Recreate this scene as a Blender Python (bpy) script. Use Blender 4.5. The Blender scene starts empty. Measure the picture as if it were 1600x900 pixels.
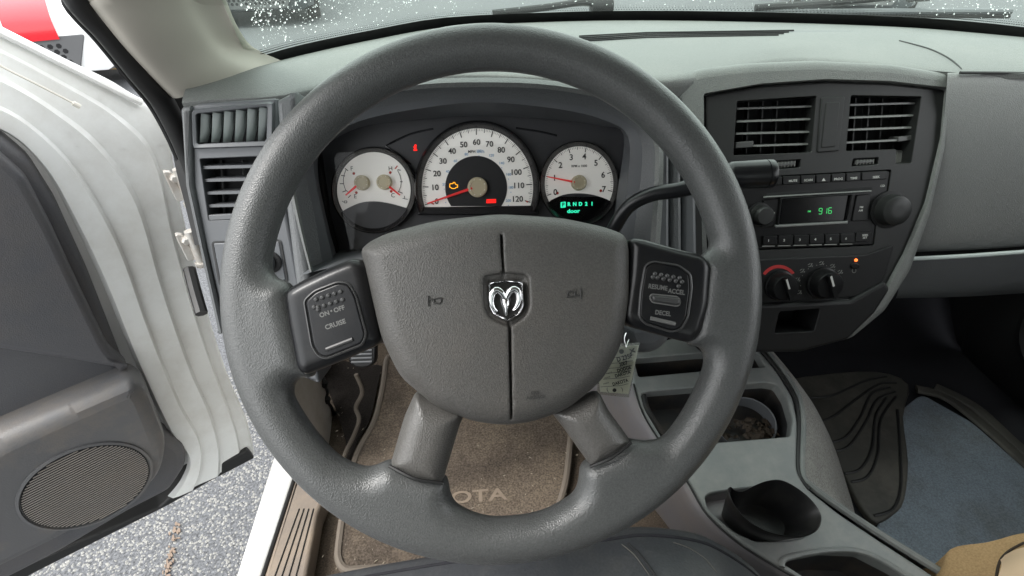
import bpy, math, random
import numpy as np
from mathutils import Vector, geometry
from mathutils.bvhtree import BVHTree

random.seed(7); rng = np.random.default_rng(7)
rad = math.radians
S = bpy.context.scene
COL = S.collection

# ------------------------------------------------------------------ camera, sky, sun, exposure
TH, PS, FPX = rad(36.0), rad(3.0), 820.0            # pitch down, yaw right, focal length in photo pixels
Fv = np.array([math.sin(PS)*math.cos(TH), math.cos(PS)*math.cos(TH), -math.sin(TH)])
Rv = np.array([math.cos(PS), -math.sin(PS), 0.0])
Uv = np.array([math.sin(PS)*math.sin(TH), math.cos(PS)*math.sin(TH), math.cos(TH)])
WHEEL_C = np.array([0.0, 0.0, 1.22])                 # centre of the steering wheel; ground is z = 0
CAM = WHEEL_C - 0.37*(Fv - 0.039*Rv - 0.011*Uv)
cam_d = bpy.data.cameras.new("camera"); cam = bpy.data.objects.new("camera", cam_d); COL.objects.link(cam)
cam_d.sensor_width = 36.0; cam_d.lens = 36.0*FPX/1600.0; cam_d.clip_start = 0.01; cam_d.clip_end = 600.0
cam.location = CAM; cam.rotation_euler = (math.pi/2 - TH, 0, -PS)
S.camera = cam

SUN_EL, SUN_AZ = 55.0, 250.0
wd = bpy.data.worlds.new("World"); S.world = wd; wd.use_nodes = True
nt = wd.node_tree; bg = nt.nodes["Background"]
sky = nt.nodes.new("ShaderNodeTexSky"); sky.sky_type = 'NISHITA'; sky.sun_disc = False
sky.sun_elevation = rad(SUN_EL); sky.sun_rotation = rad(SUN_AZ); sky.air_density = 1.0; sky.dust_density = 4.0
hs = nt.nodes.new("ShaderNodeHueSaturation"); hs.inputs["Saturation"].default_value = 0.22
ov = nt.nodes.new("ShaderNodeMix"); ov.data_type = 'RGBA'; ov.inputs["Factor"].default_value = 0.65      # even cloud cover over the clear sky
ov.inputs["B"].default_value = (9.6, 9.9, 10.0, 1)
nt.links.new(sky.outputs[0], hs.inputs["Color"]); nt.links.new(hs.outputs[0], ov.inputs["A"]); nt.links.new(ov.outputs["Result"], bg.inputs["Color"])
bg.inputs["Strength"].default_value = 0.15
sd = bpy.data.lights.new("sun", 'SUN'); sd.energy = 1.2; sd.angle = rad(20); sd.color = (1.0, 0.97, 0.93)
sun = bpy.data.objects.new("sun", sd); COL.objects.link(sun)
_e, _a = rad(SUN_EL), rad(SUN_AZ)
sdir = Vector((math.sin(_a)*math.cos(_e), math.cos(_a)*math.cos(_e), math.sin(_e)))
sun.rotation_euler = sdir.to_track_quat('Z', 'Y').to_euler(); sun.location = (0, 0, 12)
S.view_settings.view_transform = 'Standard'; S.view_settings.look = 'None'
S.view_settings.exposure = 1.4; S.view_settings.gamma = 1.0
S.view_settings.use_curve_mapping = False
S.render.engine = 'CYCLES'
S.cycles.use_denoising = True
S.cycles.max_bounces = 10; S.cycles.transparent_max_bounces = 16
S.cycles.sample_clamp_indirect = 6.0

# ------------------------------------------------------------------ photo pixel -> ray -> point on a real plane
def ray(u, v): return Fv + Rv*((u-800.0)/FPX) + Uv*((450.0-v)/FPX)
def at(u, v, t): return CAM + t*ray(u, v)
class Plane:
    def __init__(s, o, n, ex=(1, 0, 0)):
        s.o = np.array(o, float); n = np.array(n, float); s.n = n/np.linalg.norm(n)
        ex = np.array(ex, float); ex = ex - s.n*ex.dot(s.n); s.ex = ex/np.linalg.norm(ex); s.ey = np.cross(s.n, s.ex)
    def px(s, u, v, h=0.0):
        d = ray(u, v); t = (s.o + s.n*h - CAM).dot(s.n)/d.dot(s.n); return CAM + t*d
    def loc(s, u, v, h=0.0):
        p = s.px(u, v, h) - s.o; return np.array([p.dot(s.ex), p.dot(s.ey)])
    def w(s, a, b, h=0.0): return s.o + s.ex*a + s.ey*b + s.n*h
    def locs(s, pts, h=0.0): return np.array([s.loc(u, v, h) for u, v in pts])
def reclined(o, deg): return Plane(o, (0, -math.cos(rad(deg)), math.sin(rad(deg))))
PW = reclined(WHEEL_C, 36)                          # steering wheel
PC = reclined(at(745, 292, 0.575), 28)              # instrument cluster
PS_ = reclined(at(1285, 325, 0.70), 22)             # centre stack
PV = reclined(at(350, 250, 0.575), 22)               # left end of dash
PG = reclined(at(1540, 250, 0.705), 6)              # passenger side of dash
PT = Plane((0, 0, 1.275), (0, 0, 1))                # dash top
PF = Plane((0, 0, 0.60), (0, 0, 1))                 # cab floor
PGND = Plane((0, 0, 0), (0, 0, 1))
_co = at(1205, 795, 0.68)
PK = Plane(_co, (0, -math.sin(rad(11)), math.cos(rad(11))))   # top of the centre console
_dphi = rad(53.0)
DD = np.array([-math.sin(_dphi), -math.cos(_dphi), 0.0])
PD = Plane(at(300, 450, 0.83), (math.cos(_dphi), -math.sin(_dphi), 0), ex=-DD)   # inner face of the open door

# ------------------------------------------------------------------ scene-graph helpers
def empty(name, label, cat, loc, group=None):
    o = bpy.data.objects.new(name, None); COL.objects.link(o); o.location = loc; o.empty_display_size = 0.05
    o['label'] = label; o['category'] = cat
    if group: o['group'] = group
    return o
def wpos(o):
    p = np.zeros(3)
    while o is not None: p = p + np.array(o.location); o = o.parent
    return p

class MB:
    def __init__(s): s.v = []; s.f = []; s.n = 0
    def add(s, verts, faces):
        b = s.n; s.v.extend([tuple(map(float, p)) for p in verts]); s.n += len(verts)
        s.f.extend([tuple(b+i for i in f) for f in faces]); return s
    def box(s, c, ax, ay, az):
        c, ax, ay, az = (np.array(q, float) for q in (c, ax, ay, az))
        vs = [c+i*ax+j*ay+k*az for i in (-1, 1) for j in (-1, 1) for k in (-1, 1)]
        fs = [(0, 1, 3, 2), (4, 6, 7, 5), (0, 4, 5, 1), (2, 3, 7, 6), (0, 2, 6, 4), (1, 5, 7, 3)]
        if np.dot(np.cross(ax, ay), az) < 0: fs = [f[::-1] for f in fs]
        return s.add(vs, fs)
    def tube(s, path, r, n=10, caps=True, flat=1.0, up=None):
        P = np.array(path, float); m = len(P); rr = np.broadcast_to(np.array(r, float), (m,))
        T = np.gradient(P, axis=0); T /= np.linalg.norm(T, axis=1)[:, None]+1e-12
        a = np.array(up if up is not None else ((0, 0, 1) if abs(T[0][2]) < .9 else (1, 0, 0)), float)
        vs = []
        for i in range(m):
            a = a - T[i]*a.dot(T[i]); a /= np.linalg.norm(a); b = np.cross(T[i], a)
            for k in range(n):
                q = 2*math.pi*k/n; vs.append(P[i]+rr[i]*(flat*math.cos(q)*a+math.sin(q)*b))
        fs = [(i*n+k, i*n+(k+1) % n, (i+1)*n+(k+1) % n, (i+1)*n+k) for i in range(m-1) for k in range(n)]
        if caps: fs += [tuple(range(n-1, -1, -1)), tuple((m-1)*n+k for k in range(n))]
        return s.add(vs, fs)
    def rings(s, loops, cap0=False, cap1=False, closed=True):
        n = len(loops[0]); m = len(loops); vs = [p for l in loops for p in l]; kk = n if closed else n-1
        fs = [(i*n+k, i*n+(k+1) % n, (i+1)*n+(k+1) % n, (i+1)*n+k) for i in range(m-1) for k in range(kk)]
        if cap0: fs.append(tuple(range(n-1, -1, -1)))
        if cap1: fs.append(tuple((m-1)*n+k for k in range(n)))
        return s.add(vs, fs)
    def lathe(s, pl, a, b, prof, n=28, sx=1.0, sy=1.0):
        """prof: (radius, height) pairs about the plane normal at (a, b)"""
        loops = [[pl.w(a+sx*r*math.cos(q), b+sy*r*math.sin(q), h) for q in np.linspace(0, 2*math.pi, n, endpoint=False)] for r, h in prof]
        return s.rings(loops, cap0=True, cap1=True)
    def build(s, name, mat, parent=None, smooth=35, kind=None, label=None):
        me = bpy.data.meshes.new(name); base = wpos(parent) if parent is not None else np.zeros(3)
        me.from_pydata([(x-base[0], y-base[1], z-base[2]) for x, y, z in s.v], [], s.f); me.update()
        if smooth:
            me.polygons.foreach_set("use_smooth", [True]*len(me.polygons)); me.set_sharp_from_angle(angle=rad(smooth))
        me.materials.append(mat)
        o = bpy.data.objects.new(name, me); COL.objects.link(o)
        if parent is not None: o.parent = parent
        if kind: o['kind'] = kind
        if label: o['label'] = label
        return o

def thing1(o, label, cat, group=None):
    """a thing that is one mesh: move its origin to the base of its geometry"""
    me = o.data; co = np.empty(len(me.vertices)*3); me.vertices.foreach_get("co", co); co = co.reshape(-1, 3)
    c = (co.min(0)+co.max(0))/2; c[2] = co[:, 2].min()
    me.vertices.foreach_set("co", (co-c).ravel()); me.update(); o.location = c
    o['label'] = label; o['category'] = cat
    if group: o['group'] = group
    return o

def ccw(p):
    p = np.asarray(p, float); x, y = p[:, 0], p[:, 1]
    return p if np.sum(x*np.roll(y, -1)-np.roll(x, -1)*y) > 0 else p[::-1]
def rnd(pts, r, k=4):
    """round the corners of a closed 2D polygon"""
    P = np.asarray(pts, float); n = len(P); out = []
    rr = np.broadcast_to(np.array(r, float), (n,))
    for i in range(n):
        p, a, b = P[i], P[i-1], P[(i+1) % n]
        da, db = a-p, b-p; la, lb = np.linalg.norm(da), np.linalg.norm(db)
        d = min(rr[i], la*.48, lb*.48)
        if d < 1e-6: out.append(p); continue
        s0, s1 = p+da/la*d, p+db/lb*d
        for q in np.linspace(0, 1, k+1): out.append((1-q)**2*s0+2*q*(1-q)*p+q*q*s1)
    return np.array(out)
def smooth_loop(pts, k=6):
    P = np.asarray(pts, float); n = len(P); out = []
    for i in range(n):
        a, b, c, d = P[i-1], P[i], P[(i+1) % n], P[(i+2) % n]
        for q in np.arange(k)/k: out.append(.5*((2*b)+(-a+c)*q+(2*a-5*b+4*c-d)*q*q+(-a+3*b-3*c+d)*q**3))
    return np.array(out)
def smooth_path(pts, k=6):
    P = np.asarray(pts, float); n = len(P); out = []
    for i in range(n-1):
        a, b, c, d = P[max(i-1, 0)], P[i], P[i+1], P[min(i+2, n-1)]
        for q in np.arange(k)/k: out.append(.5*((2*b)+(-a+c)*q+(2*a-5*b+4*c-d)*q*q+(-a+3*b-3*c+d)*q**3))
    out.append(P[-1]); return np.array(out)
def resample(loop, n, closed=True):
    L = np.asarray(loop, float)
    if closed: L = np.vstack([L, L[:1]])
    d = np.r_[0, np.cumsum(np.linalg.norm(np.diff(L, axis=0), axis=1))]
    q = np.linspace(0, d[-1], n, endpoint=not closed)
    return np.stack([np.interp(q, d, L[:, k]) for k in range(L.shape[1])], 1)
def inset(loop, d):
    L = np.asarray(loop, float); a = L-np.roll(L, 1, 0); b = np.roll(L, -1, 0)-L
    def nrm(e):
        e = e/(np.linalg.norm(e, axis=1)[:, None]+1e-12); return np.stack([-e[:, 1], e[:, 0]], 1)
    n = nrm(a)+nrm(b); n /= np.linalg.norm(n, axis=1)[:, None]+1e-9
    c = np.clip((nrm(a)*n).sum(1), .5, 1)
    return L+n*(d/c)[:, None]
def slab(mb, pl, pts, h0, h1, r=0.0, holes=(), hd=None, hc=0.0006, crown=0.0, steps=4, px=True, back=False):
    """a plate on a plane with rounded front edge; outline in photo pixels (px) or plane metres; holes get walls hd deep"""
    L = ccw(pl.locs(pts, h1) if px else pts)
    loops = [[pl.w(a, b, h0) for a, b in L]]
    if r > 0:
        for q in np.linspace(0, math.pi/2, steps+1):
            I = inset(L, r*(1-math.cos(q))); loops.append([pl.w(a, b, h1-r+r*math.sin(q)) for a, b in I])
        T = inset(L, r)
    else: loops.append([pl.w(a, b, h1) for a, b in L]); T = L
    mb.rings(loops, cap0=back and not holes)
    hl = [ccw(pl.locs(h, h1) if px else h) for h in holes]
    ho = [inset(h, -hc) for h in hl]
    polys = [[Vector((a, b, 0)) for a, b in T]]+[[Vector((a, b, 0)) for a, b in h[::-1]] for h in ho]
    flat = [p for q in polys for p in q]
    tris = geometry.tessellate_polygon(polys)
    fs = []
    for t in tris:
        A, B, Cc = (flat[i] for i in t)
        fs.append(t if (B-A).cross(Cc-A).z > 0 else t[::-1])
    mb.add([pl.w(p.x, p.y, h1) for p in flat], fs)
    for h, hoo in zip(hl, ho):
        dd = hd if hd is not None else h1-h0
        mb.rings([[pl.w(a, b, h1) for a, b in hoo], [pl.w(a, b, h1-hc) for a, b in h], [pl.w(a, b, h1-dd) for a, b in h]][::-1])
    return mb
def grid_surf(mb, rows, ku=4, kv=4, flip=False):
    R = [smooth_path(r, ku) if ku > 1 else np.asarray(r, float) for r in rows]
    R = np.array(R)
    if kv > 1: R = np.stack([smooth_path(R[:, j], kv) for j in range(R.shape[1])], 1)
    m, n = R.shape[:2]
    fs = [(i*n+j, i*n+j+1, (i+1)*n+j+1, (i+1)*n+j) for i in range(m-1) for j in range(n-1)]
    if flip: fs = [f[::-1] for f in fs]
    mb.add(R.reshape(-1, 3), fs); return R
def surf_hit(R, u, v, off=0.0):
    """where the sight line through a photo pixel meets a built surface grid, lifted off it a little"""
    m, n = R.shape[:2]; b = BVHTree.FromPolygons([Vector(p) for p in R.reshape(-1, 3)], [(i*n+j, i*n+j+1, (i+1)*n+j+1, (i+1)*n+j) for i in range(m-1) for j in range(n-1)])
    d = Vector(ray(u, v)).normalized(); h = b.ray_cast(Vector(CAM), d)
    if h[0] is None: return None
    nn = h[1] if h[1].dot(d) < 0 else -h[1]
    return np.array(h[0]+nn*off)
def G(pts): return [at(*p) for p in pts]

# signed distance helpers and surface nets for soft one-piece mouldings
def sd_poly(X, Y, poly):
    P = np.asarray(poly, float); d = np.full(X.shape, 1e9); ins = np.zeros(X.shape, bool)
    for i in range(len(P)):
        a, b = P[i-1], P[i]; e = b-a; wx, wy = X-a[0], Y-a[1]
        t = np.clip((wx*e[0]+wy*e[1])/(e.dot(e)+1e-15), 0, 1)
        d = np.minimum(d, np.hypot(wx-e[0]*t, wy-e[1]*t))
        c = ((a[1] > Y) != (b[1] > Y)) & (X < (b[0]-a[0])*(Y-a[1])/(b[1]-a[1]+1e-15)+a[0]); ins ^= c
    return np.where(ins, -d, d)
def smin(a, b, k):
    h = np.clip(.5+.5*(b-a)/k, 0, 1); return b*(1-h)+a*h-k*h*(1-h)
def smax(a, b, k): return -smin(-a, -b, k)
def inflate(d2, Z, r, h=0.0):
    """2D distance -> rounded solid: half thickness r+h, edge radius r"""
    q = np.maximum(d2+r, 0); z = np.maximum(np.abs(Z)-h, 0)
    return np.minimum(np.maximum(d2+r, np.abs(Z)-h), 0)+np.hypot(q, z)-r
def snet(Fv_, xs, ys, zs):
    s = Fv_ < 0; nx, ny, nz = Fv_.shape
    acc = np.zeros((nx-1, ny-1, nz-1, 3)); cnt = np.zeros((nx-1, ny-1, nz-1))
    co = [(i, j, k) for i in (0, 1) for j in (0, 1) for k in (0, 1)]
    def sub(A, c): return A[c[0]:nx-1+c[0], c[1]:ny-1+c[1], c[2]:nz-1+c[2]]
    for a in range(8):
        for b in range(a+1, 8):
            A, B = co[a], co[b]
            if sum(abs(A[i]-B[i]) for i in range(3)) != 1: continue
            fa, fb = sub(Fv_, A), sub(Fv_, B); m = (fa < 0) != (fb < 0)
            t = np.where(m, fa/(fa-fb+1e-20), 0)
            for i in range(3): acc[..., i] += np.where(m, A[i]+t*(B[i]-A[i]), 0)
            cnt += m
    act = cnt > 0; idx = np.full(act.shape, -1); idx[act] = np.arange(act.sum())
    ii = np.argwhere(act); off = acc[act]/cnt[act][:, None]; p = ii+off
    V = np.stack([np.interp(p[:, 0], np.arange(nx), xs), np.interp(p[:, 1], np.arange(ny), ys), np.interp(p[:, 2], np.arange(nz), zs)], 1)
    faces = []
    for ax in range(3):
        o1, o2 = [(1, 2), (2, 0), (0, 1)][ax]
        sl0 = [slice(1, -1)]*3; sl1 = [slice(1, -1)]*3
        sl0[ax] = slice(0, -1); sl1[ax] = slice(1, None)
        a, b = s[tuple(sl0)], s[tuple(sl1)]; m = np.argwhere(a != b)
        if len(m) == 0: continue
        inside = a[tuple(m.T)]; c = m.copy()
        for k in range(3):
            if k != ax: c[:, k] += 1
        def cell(d1, d2):
            q = c.copy(); q[:, o1] -= d1; q[:, o2] -= d2; return idx[tuple(q.T)]
        quad = np.stack([cell(1, 1), cell(0, 1), cell(0, 0), cell(1, 0)], 1)
        quad[~inside] = quad[~inside][:, ::-1]; faces.append(quad)
    return V, np.vstack(faces)
def net_obj(mb, pl, F3, xs, ys, zs):
    V, Fc = snet(F3, xs, ys, zs)
    Wd = pl.o+V[:, :1]*pl.ex+V[:, 1:2]*pl.ey+V[:, 2:]*pl.n
    mb.add(Wd, Fc.tolist()); return mb

# lettering: a flat mesh of the built-in font
_tx = {}
def text_geo(s, bold=0.0):
    if (s, bold) not in _tx:
        cu = bpy.data.curves.new("t", 'FONT'); cu.body = s; cu.align_x = 'CENTER'; cu.align_y = 'CENTER'; cu.size = 1.0; cu.resolution_u = 3; cu.offset = bold
        ob = bpy.data.objects.new("t", cu); COL.objects.link(ob)
        bpy.context.view_layer.update()
        me = bpy.data.meshes.new_from_object(ob.evaluated_get(bpy.context.evaluated_depsgraph_get()))
        V = np.array([v.co[:2] for v in me.vertices]).reshape(-1, 2); Fc = [tuple(p.vertices) for p in me.polygons]
        bpy.data.objects.remove(ob); bpy.data.curves.remove(cu); bpy.data.meshes.remove(me); _tx[(s, bold)] = (V, Fc)
    return _tx[(s, bold)]
def put_text(mb, s, pl, u, v, hpx, h, rot=0.0, wide=1.0, bold=0.0):
    """letters of hpx photo pixels height, lying on the plane at offset h"""
    V, Fc = text_geo(s, bold)
    if len(V) == 0: return
    c = pl.loc(u, v, h); sc = np.linalg.norm(pl.loc(u, v+hpx, h)-c)/0.70
    q = rad(rot); X = V[:, 0]*wide; Y = V[:, 1]
    a = c[0]+sc*(X*math.cos(q)-Y*math.sin(q)); b = c[1]+sc*(X*math.sin(q)+Y*math.cos(q))
    mb.add([pl.w(i, j, h) for i, j in zip(a, b)], Fc)
def strip(mb, pl, pts, wpx, h, closed=False):
    """a flat line drawn on a plane, pts in photo pixels"""
    L = pl.locs(pts, h); w = np.linalg.norm(pl.loc(*(np.array(pts[0])+[wpx, 0]), h)-pl.loc(*pts[0], h))/2
    if closed: L = np.vstack([L, L[:1]])
    T = np.gradient(L, axis=0); T /= np.linalg.norm(T, axis=1)[:, None]+1e-12; N = np.stack([-T[:, 1], T[:, 0]], 1)
    A, B = L+N*w, L-N*w
    mb.rings([[pl.w(*p, h) for p in A], [pl.w(*p, h) for p in B]][::-1], closed=False); return mb
def ell(cx, cy, rx, ry, a0=0, a1=360, n=48, end=False):
    return [(cx+rx*math.cos(rad(a)), cy-ry*math.sin(rad(a))) for a in np.linspace(a0, a1, n, endpoint=end)]

# ------------------------------------------------------------------ materials
def material(name, col, rough=0.5, metal=0.0, spec=0.5, var=0.0, vscale=8.0, bump=0.0, bscale=400.0, btype='noise', dist=0.0006,
             dirt=None, dirt_amt=0.0, dscale=5.0, emit=None, estr=0.0, coat=0.0, aniso=None, rvar=0.0, speck=0.0, sscale=350.0):
    m = bpy.data.materials.new(name); m.use_nodes = True; N = m.node_tree.nodes; L = m.node_tree.links
    b = N["Principled BSDF"]; b.inputs["Roughness"].default_value = rough; b.inputs["Metallic"].default_value = metal
    b.inputs["Specular IOR Level"].default_value = spec; b.inputs["Base Color"].default_value = (*col, 1)
    b.inputs["Coat Weight"].default_value = coat; b.inputs["Coat Roughness"].default_value = 0.08
    tc = N.new("ShaderNodeTexCoord"); co = tc.outputs["Object"]
    if aniso:
        mp = N.new("ShaderNodeMapping"); mp.inputs["Scale"].default_value = aniso; L.new(co, mp.inputs[0]); co2 = mp.outputs[0]
    else: co2 = co
    src = None
    if var > 0 or rvar > 0:
        n1 = N.new("ShaderNodeTexNoise"); n1.inputs["Scale"].default_value = vscale; n1.inputs["Detail"].default_value = 6; n1.inputs["Roughness"].default_value = .65
        L.new(co, n1.inputs["Vector"])
        if var > 0:
            mx = N.new("ShaderNodeMix"); mx.data_type = 'RGBA'; L.new(n1.outputs["Fac"], mx.inputs["Factor"])
            mx.inputs["A"].default_value = (*[c*(1-var) for c in col], 1); mx.inputs["B"].default_value = (*[min(1, c*(1+var)) for c in col], 1)
            src = mx.outputs["Result"]
        if rvar > 0:
            mr = N.new("ShaderNodeMapRange"); mr.inputs[3].default_value = max(.02, rough-rvar); mr.inputs[4].default_value = min(1, rough+rvar)
            mr.inputs[1].default_value = .3; mr.inputs[2].default_value = .7
            L.new(n1.outputs["Fac"], mr.inputs[0]); L.new(mr.outputs[0], b.inputs["Roughness"])
    if dirt is not None:
        n2 = N.new("ShaderNodeTexNoise"); n2.inputs["Scale"].default_value = dscale; n2.inputs["Detail"].default_value = 8; n2.inputs["Roughness"].default_value = .7
        L.new(co, n2.inputs["Vector"])
        rp = N.new("ShaderNodeValToRGB"); rp.color_ramp.elements[0].position = .45; rp.color_ramp.elements[1].position = .72
        rp.color_ramp.elements[0].color = (0, 0, 0, 1); rp.color_ramp.elements[1].color = (dirt_amt,)*3+(1,)
        L.new(n2.outputs["Fac"], rp.inputs[0])
        m2 = N.new("ShaderNodeMix"); m2.data_type = 'RGBA'; L.new(rp.outputs[0], m2.inputs["Factor"])
        if src is not None: L.new(src, m2.inputs["A"])
        else: m2.inputs["A"].default_value = (*col, 1)
        m2.inputs["B"].default_value = (*dirt, 1); src = m2.outputs["Result"]
    if speck > 0:
        n3 = N.new("ShaderNodeTexNoise"); n3.inputs["Scale"].default_value = sscale; n3.inputs["Detail"].default_value = 2; L.new(co2, n3.inputs["Vector"])
        m3 = N.new("ShaderNodeMapRange"); m3.inputs[1].default_value = .3; m3.inputs[2].default_value = .7; m3.inputs[3].default_value = 1-speck; m3.inputs[4].default_value = 1+speck
        L.new(n3.outputs["Fac"], m3.inputs[0]); vm = N.new("ShaderNodeVectorMath"); vm.operation = 'SCALE'; L.new(m3.outputs[0], vm.inputs["Scale"])
        if src is not None: L.new(src, vm.inputs[0])
        else: vm.inputs[0].default_value = col
        src = vm.outputs[0]
    if src is not None: L.new(src, b.inputs["Base Color"])
    if bump > 0:
        if btype == 'leather':
            t = N.new("ShaderNodeTexVoronoi"); t.feature = 'SMOOTH_F1'; t.inputs["Scale"].default_value = bscale; t.inputs["Smoothness"].default_value = .4
            wn = N.new("ShaderNodeTexNoise"); wn.inputs["Scale"].default_value = bscale*.5; L.new(co2, wn.inputs["Vector"])
            ad = N.new("ShaderNodeMix"); ad.data_type = 'RGBA'; ad.blend_type = 'LINEAR_LIGHT'; ad.inputs["Factor"].default_value = .32/bscale
            L.new(co2, ad.inputs["A"]); L.new(wn.outputs["Color"], ad.inputs["B"]); L.new(ad.outputs["Result"], t.inputs["Vector"]); ho = t.outputs["Distance"]
        elif btype == 'fibre':
            t = N.new("ShaderNodeTexNoise"); t.inputs["Scale"].default_value = bscale; t.inputs["Detail"].default_value = 8; t.inputs["Roughness"].default_value = .8; L.new(co2, t.inputs["Vector"]); ho = t.outputs["Fac"]
        else:
            t = N.new("ShaderNodeTexNoise"); t.inputs["Scale"].default_value = bscale; t.inputs["Detail"].default_value = 3; L.new(co2, t.inputs["Vector"]); ho = t.outputs["Fac"]
        bp = N.new("ShaderNodeBump"); bp.inputs["Strength"].default_value = bump; bp.inputs["Distance"].default_value = dist
        L.new(ho, bp.inputs["Height"]); L.new(bp.outputs[0], b.inputs["Normal"])
    if emit: b.inputs["Emission Color"].default_value = (*emit, 1); b.inputs["Emission Strength"].default_value = estr
    return m
def glass_sheet(name, tint, film=0.0, ior=1.45):
    """thin pane: tinted transparency, Fresnel reflection and a little wet film"""
    m = bpy.data.materials.new(name); m.use_nodes = True; N = m.node_tree.nodes; L = m.node_tree.links
    N.remove(N["Principled BSDF"]); out = N["Material Output"]
    tr = N.new("ShaderNodeBsdfTransparent"); tr.inputs[0].default_value = (*tint, 1)
    gl = N.new("ShaderNodeBsdfGlossy"); gl.inputs["Roughness"].default_value = .02; gl.inputs[0].default_value = (1, 1, 1, 1)
    fr = N.new("ShaderNodeFresnel"); fr.inputs[0].default_value = ior
    mx = N.new("ShaderNodeMixShader"); L.new(fr.outputs[0], mx.inputs[0]); L.new(tr.outputs[0], mx.inputs[1]); L.new(gl.outputs[0], mx.inputs[2])
    last = mx
    if film > 0:
        tl = N.new("ShaderNodeBsdfTranslucent"); tl.inputs[0].default_value = (.8, .88, .83, 1)
        nz = N.new("ShaderNodeTexNoise"); nz.inputs["Scale"].default_value = 9; nz.inputs["Detail"].default_value = 5
        tc = N.new("ShaderNodeTexCoord"); L.new(tc.outputs["Object"], nz.inputs["Vector"])
        mr = N.new("ShaderNodeMapRange"); mr.inputs[1].default_value = .3; mr.inputs[2].default_value = .7; mr.inputs[3].default_value = film*.5; mr.inputs[4].default_value = film*1.5
        L.new(nz.outputs["Fac"], mr.inputs[0])
        m2 = N.new("ShaderNodeMixShader"); L.new(mr.outputs[0], m2.inputs[0]); L.new(mx.outputs[0], m2.inputs[1]); L.new(tl.outputs[0], m2.inputs[2]); last = m2
    L.new(last.outputs[0], out.inputs["Surface"]); return m

M = {}
M['rim'] = material('rim_vinyl', (.072, .0745, .0735), .35, spec=.6, speck=.20, sscale=900, bump=.42, bscale=1000, btype='leather', dist=.0005, var=.12, vscale=14, rvar=.06)
M['pad'] = material('pad_vinyl', (.078, .0755, .071), .44, spec=.45, speck=.2, sscale=900, bump=.42, bscale=1050, btype='leather', dist=.0006, var=.12, vscale=16, dirt=(.13, .10, .075), dirt_amt=.16, dscale=9)
M['sleeve'] = material('spoke_vinyl', (.092, .088, .082), .36, spec=.6, speck=.18, sscale=900, bump=.4, bscale=950, btype='leather', dist=.0006, var=.1)
M['pod'] = material('black_switch_plastic', (.008, .0085, .010), .30, spec=.4, bump=.12, bscale=900, dist=.0003, dirt=(.05, .045, .04), dirt_amt=.2, dscale=30)
M['print'] = material('pale_print', (.5, .5, .48), .6)
M['print_dim'] = material('worn_print', (.14, .14, .135), .6)
M['emboss'] = material('embossed_dark', (.034, .033, .031), .7)
M['chrome'] = material('chrome', (.82, .82, .83), .09, metal=1.0)
M['dash_top'] = material('dash_top_grain', (.128, .134, .130), .5, speck=.14, sscale=800, bump=.6, bscale=750, btype='leather', dist=.0006, var=.08, vscale=6, dirt=(.30, .29, .26), dirt_amt=.12, dscale=7)
M['dash'] = material('dash_slate_grain', (.10, .105, .108), .48, speck=.10, sscale=900, bump=.45, bscale=750, btype='leather', dist=.0006, var=.08, vscale=8)
M['dash_smooth'] = material('dash_slate_smooth', (.10, .106, .114), .45, bump=.12, bscale=900, dist=.0002, var=.07, vscale=10, dirt=(.16, .14, .12), dirt_amt=.15, dscale=14)
M['bezel'] = material('charcoal_bezel', (.016, .0165, .0165), .42, spec=.35, bump=.25, bscale=1300, dist=.0002, var=.1, vscale=20)
M['black'] = material('black_plastic', (.008, .008, .0085), .5, spec=.3, bump=.1, bscale=800, dist=.0002)
M['hole'] = material('vent_black', (.006, .006, .007), .8)
M['radio'] = material('radio_black', (.007, .007, .0075), .32, spec=.22, bump=.08, bscale=900, dist=.0002)
M['glassblack'] = material('display_black', (.003, .003, .0035), .15, spec=.2)
M['slat'] = material('vent_slat', (.05, .05, .05), .35)
M['glint_grey'] = material('glint_grey', (.15, .155, .15), .35)  # slat plastic made lighter; the glint of the edges is put into its colour
M['airbag'] = material('airbag_cover_grain', (.185, .19, .187), .5, speck=.12, sscale=800, bump=.5, bscale=750, btype='leather', dist=.0006, var=.08, vscale=6, dirt=(.26, .25, .23), dirt_amt=.2, dscale=5)
M['greyslat'] = material('defroster_slat', (.40, .44, .43), .45, var=.08)
M['white'] = material('truck_white_paint', (.82, .83, .81), .3, coat=.4, var=.03, vscale=5, dirt=(.45, .41, .35), dirt_amt=.5, dscale=4.5)
M['white_ext'] = material('white_body_paint', (.8, .8, .79), .25, coat=.5, var=.02)
M['door_trim'] = material('door_trim_grain', (.082, .083, .090), .48, speck=.10, sscale=800, bump=.35, bscale=750, btype='leather', dist=.0005, var=.12, vscale=5, dirt=(.19, .155, .12), dirt_amt=.35, dscale=3.2)
M['door_trim2'] = material('door_trim_lower', (.095, .095, .098), .45, bump=.3, bscale=480, btype='leather', dist=.0005, var=.12, vscale=5, dirt=(.21, .165, .12), dirt_amt=.65, dscale=5)
M['seal'] = material('black_rubber', (.014, .014, .014), .5, bump=.1, bscale=200, dist=.0005, rvar=.1)
M['pillar'] = material('pillar_beige', (.40, .375, .325), .6, bump=.2, bscale=500, dist=.0003, var=.05)
M['headliner'] = material('headliner_cloth', (.42, .40, .36), .9)
M['carpet'] = material('brown_dirty_carpet', (.105, .083, .064), .95, speck=.4, sscale=420, spec=.1, bump=.9, bscale=900, btype='fibre', dist=.003, var=.35, vscale=11, dirt=(.19, .15, .11), dirt_amt=.7, dscale=9)
M['carpet_dark'] = material('charcoal_carpet', (.028, .028, .032), .95, spec=.1, bump=.7, bscale=800, btype='fibre', dist=.002, var=.2, vscale=12)
M['carpet_grey'] = material('grey_tunnel_carpet', (.36, .35, .33), .95, speck=.35, sscale=420, spec=.1, bump=.9, bscale=700, btype='fibre', dist=.003, var=.25, vscale=25)
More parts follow.
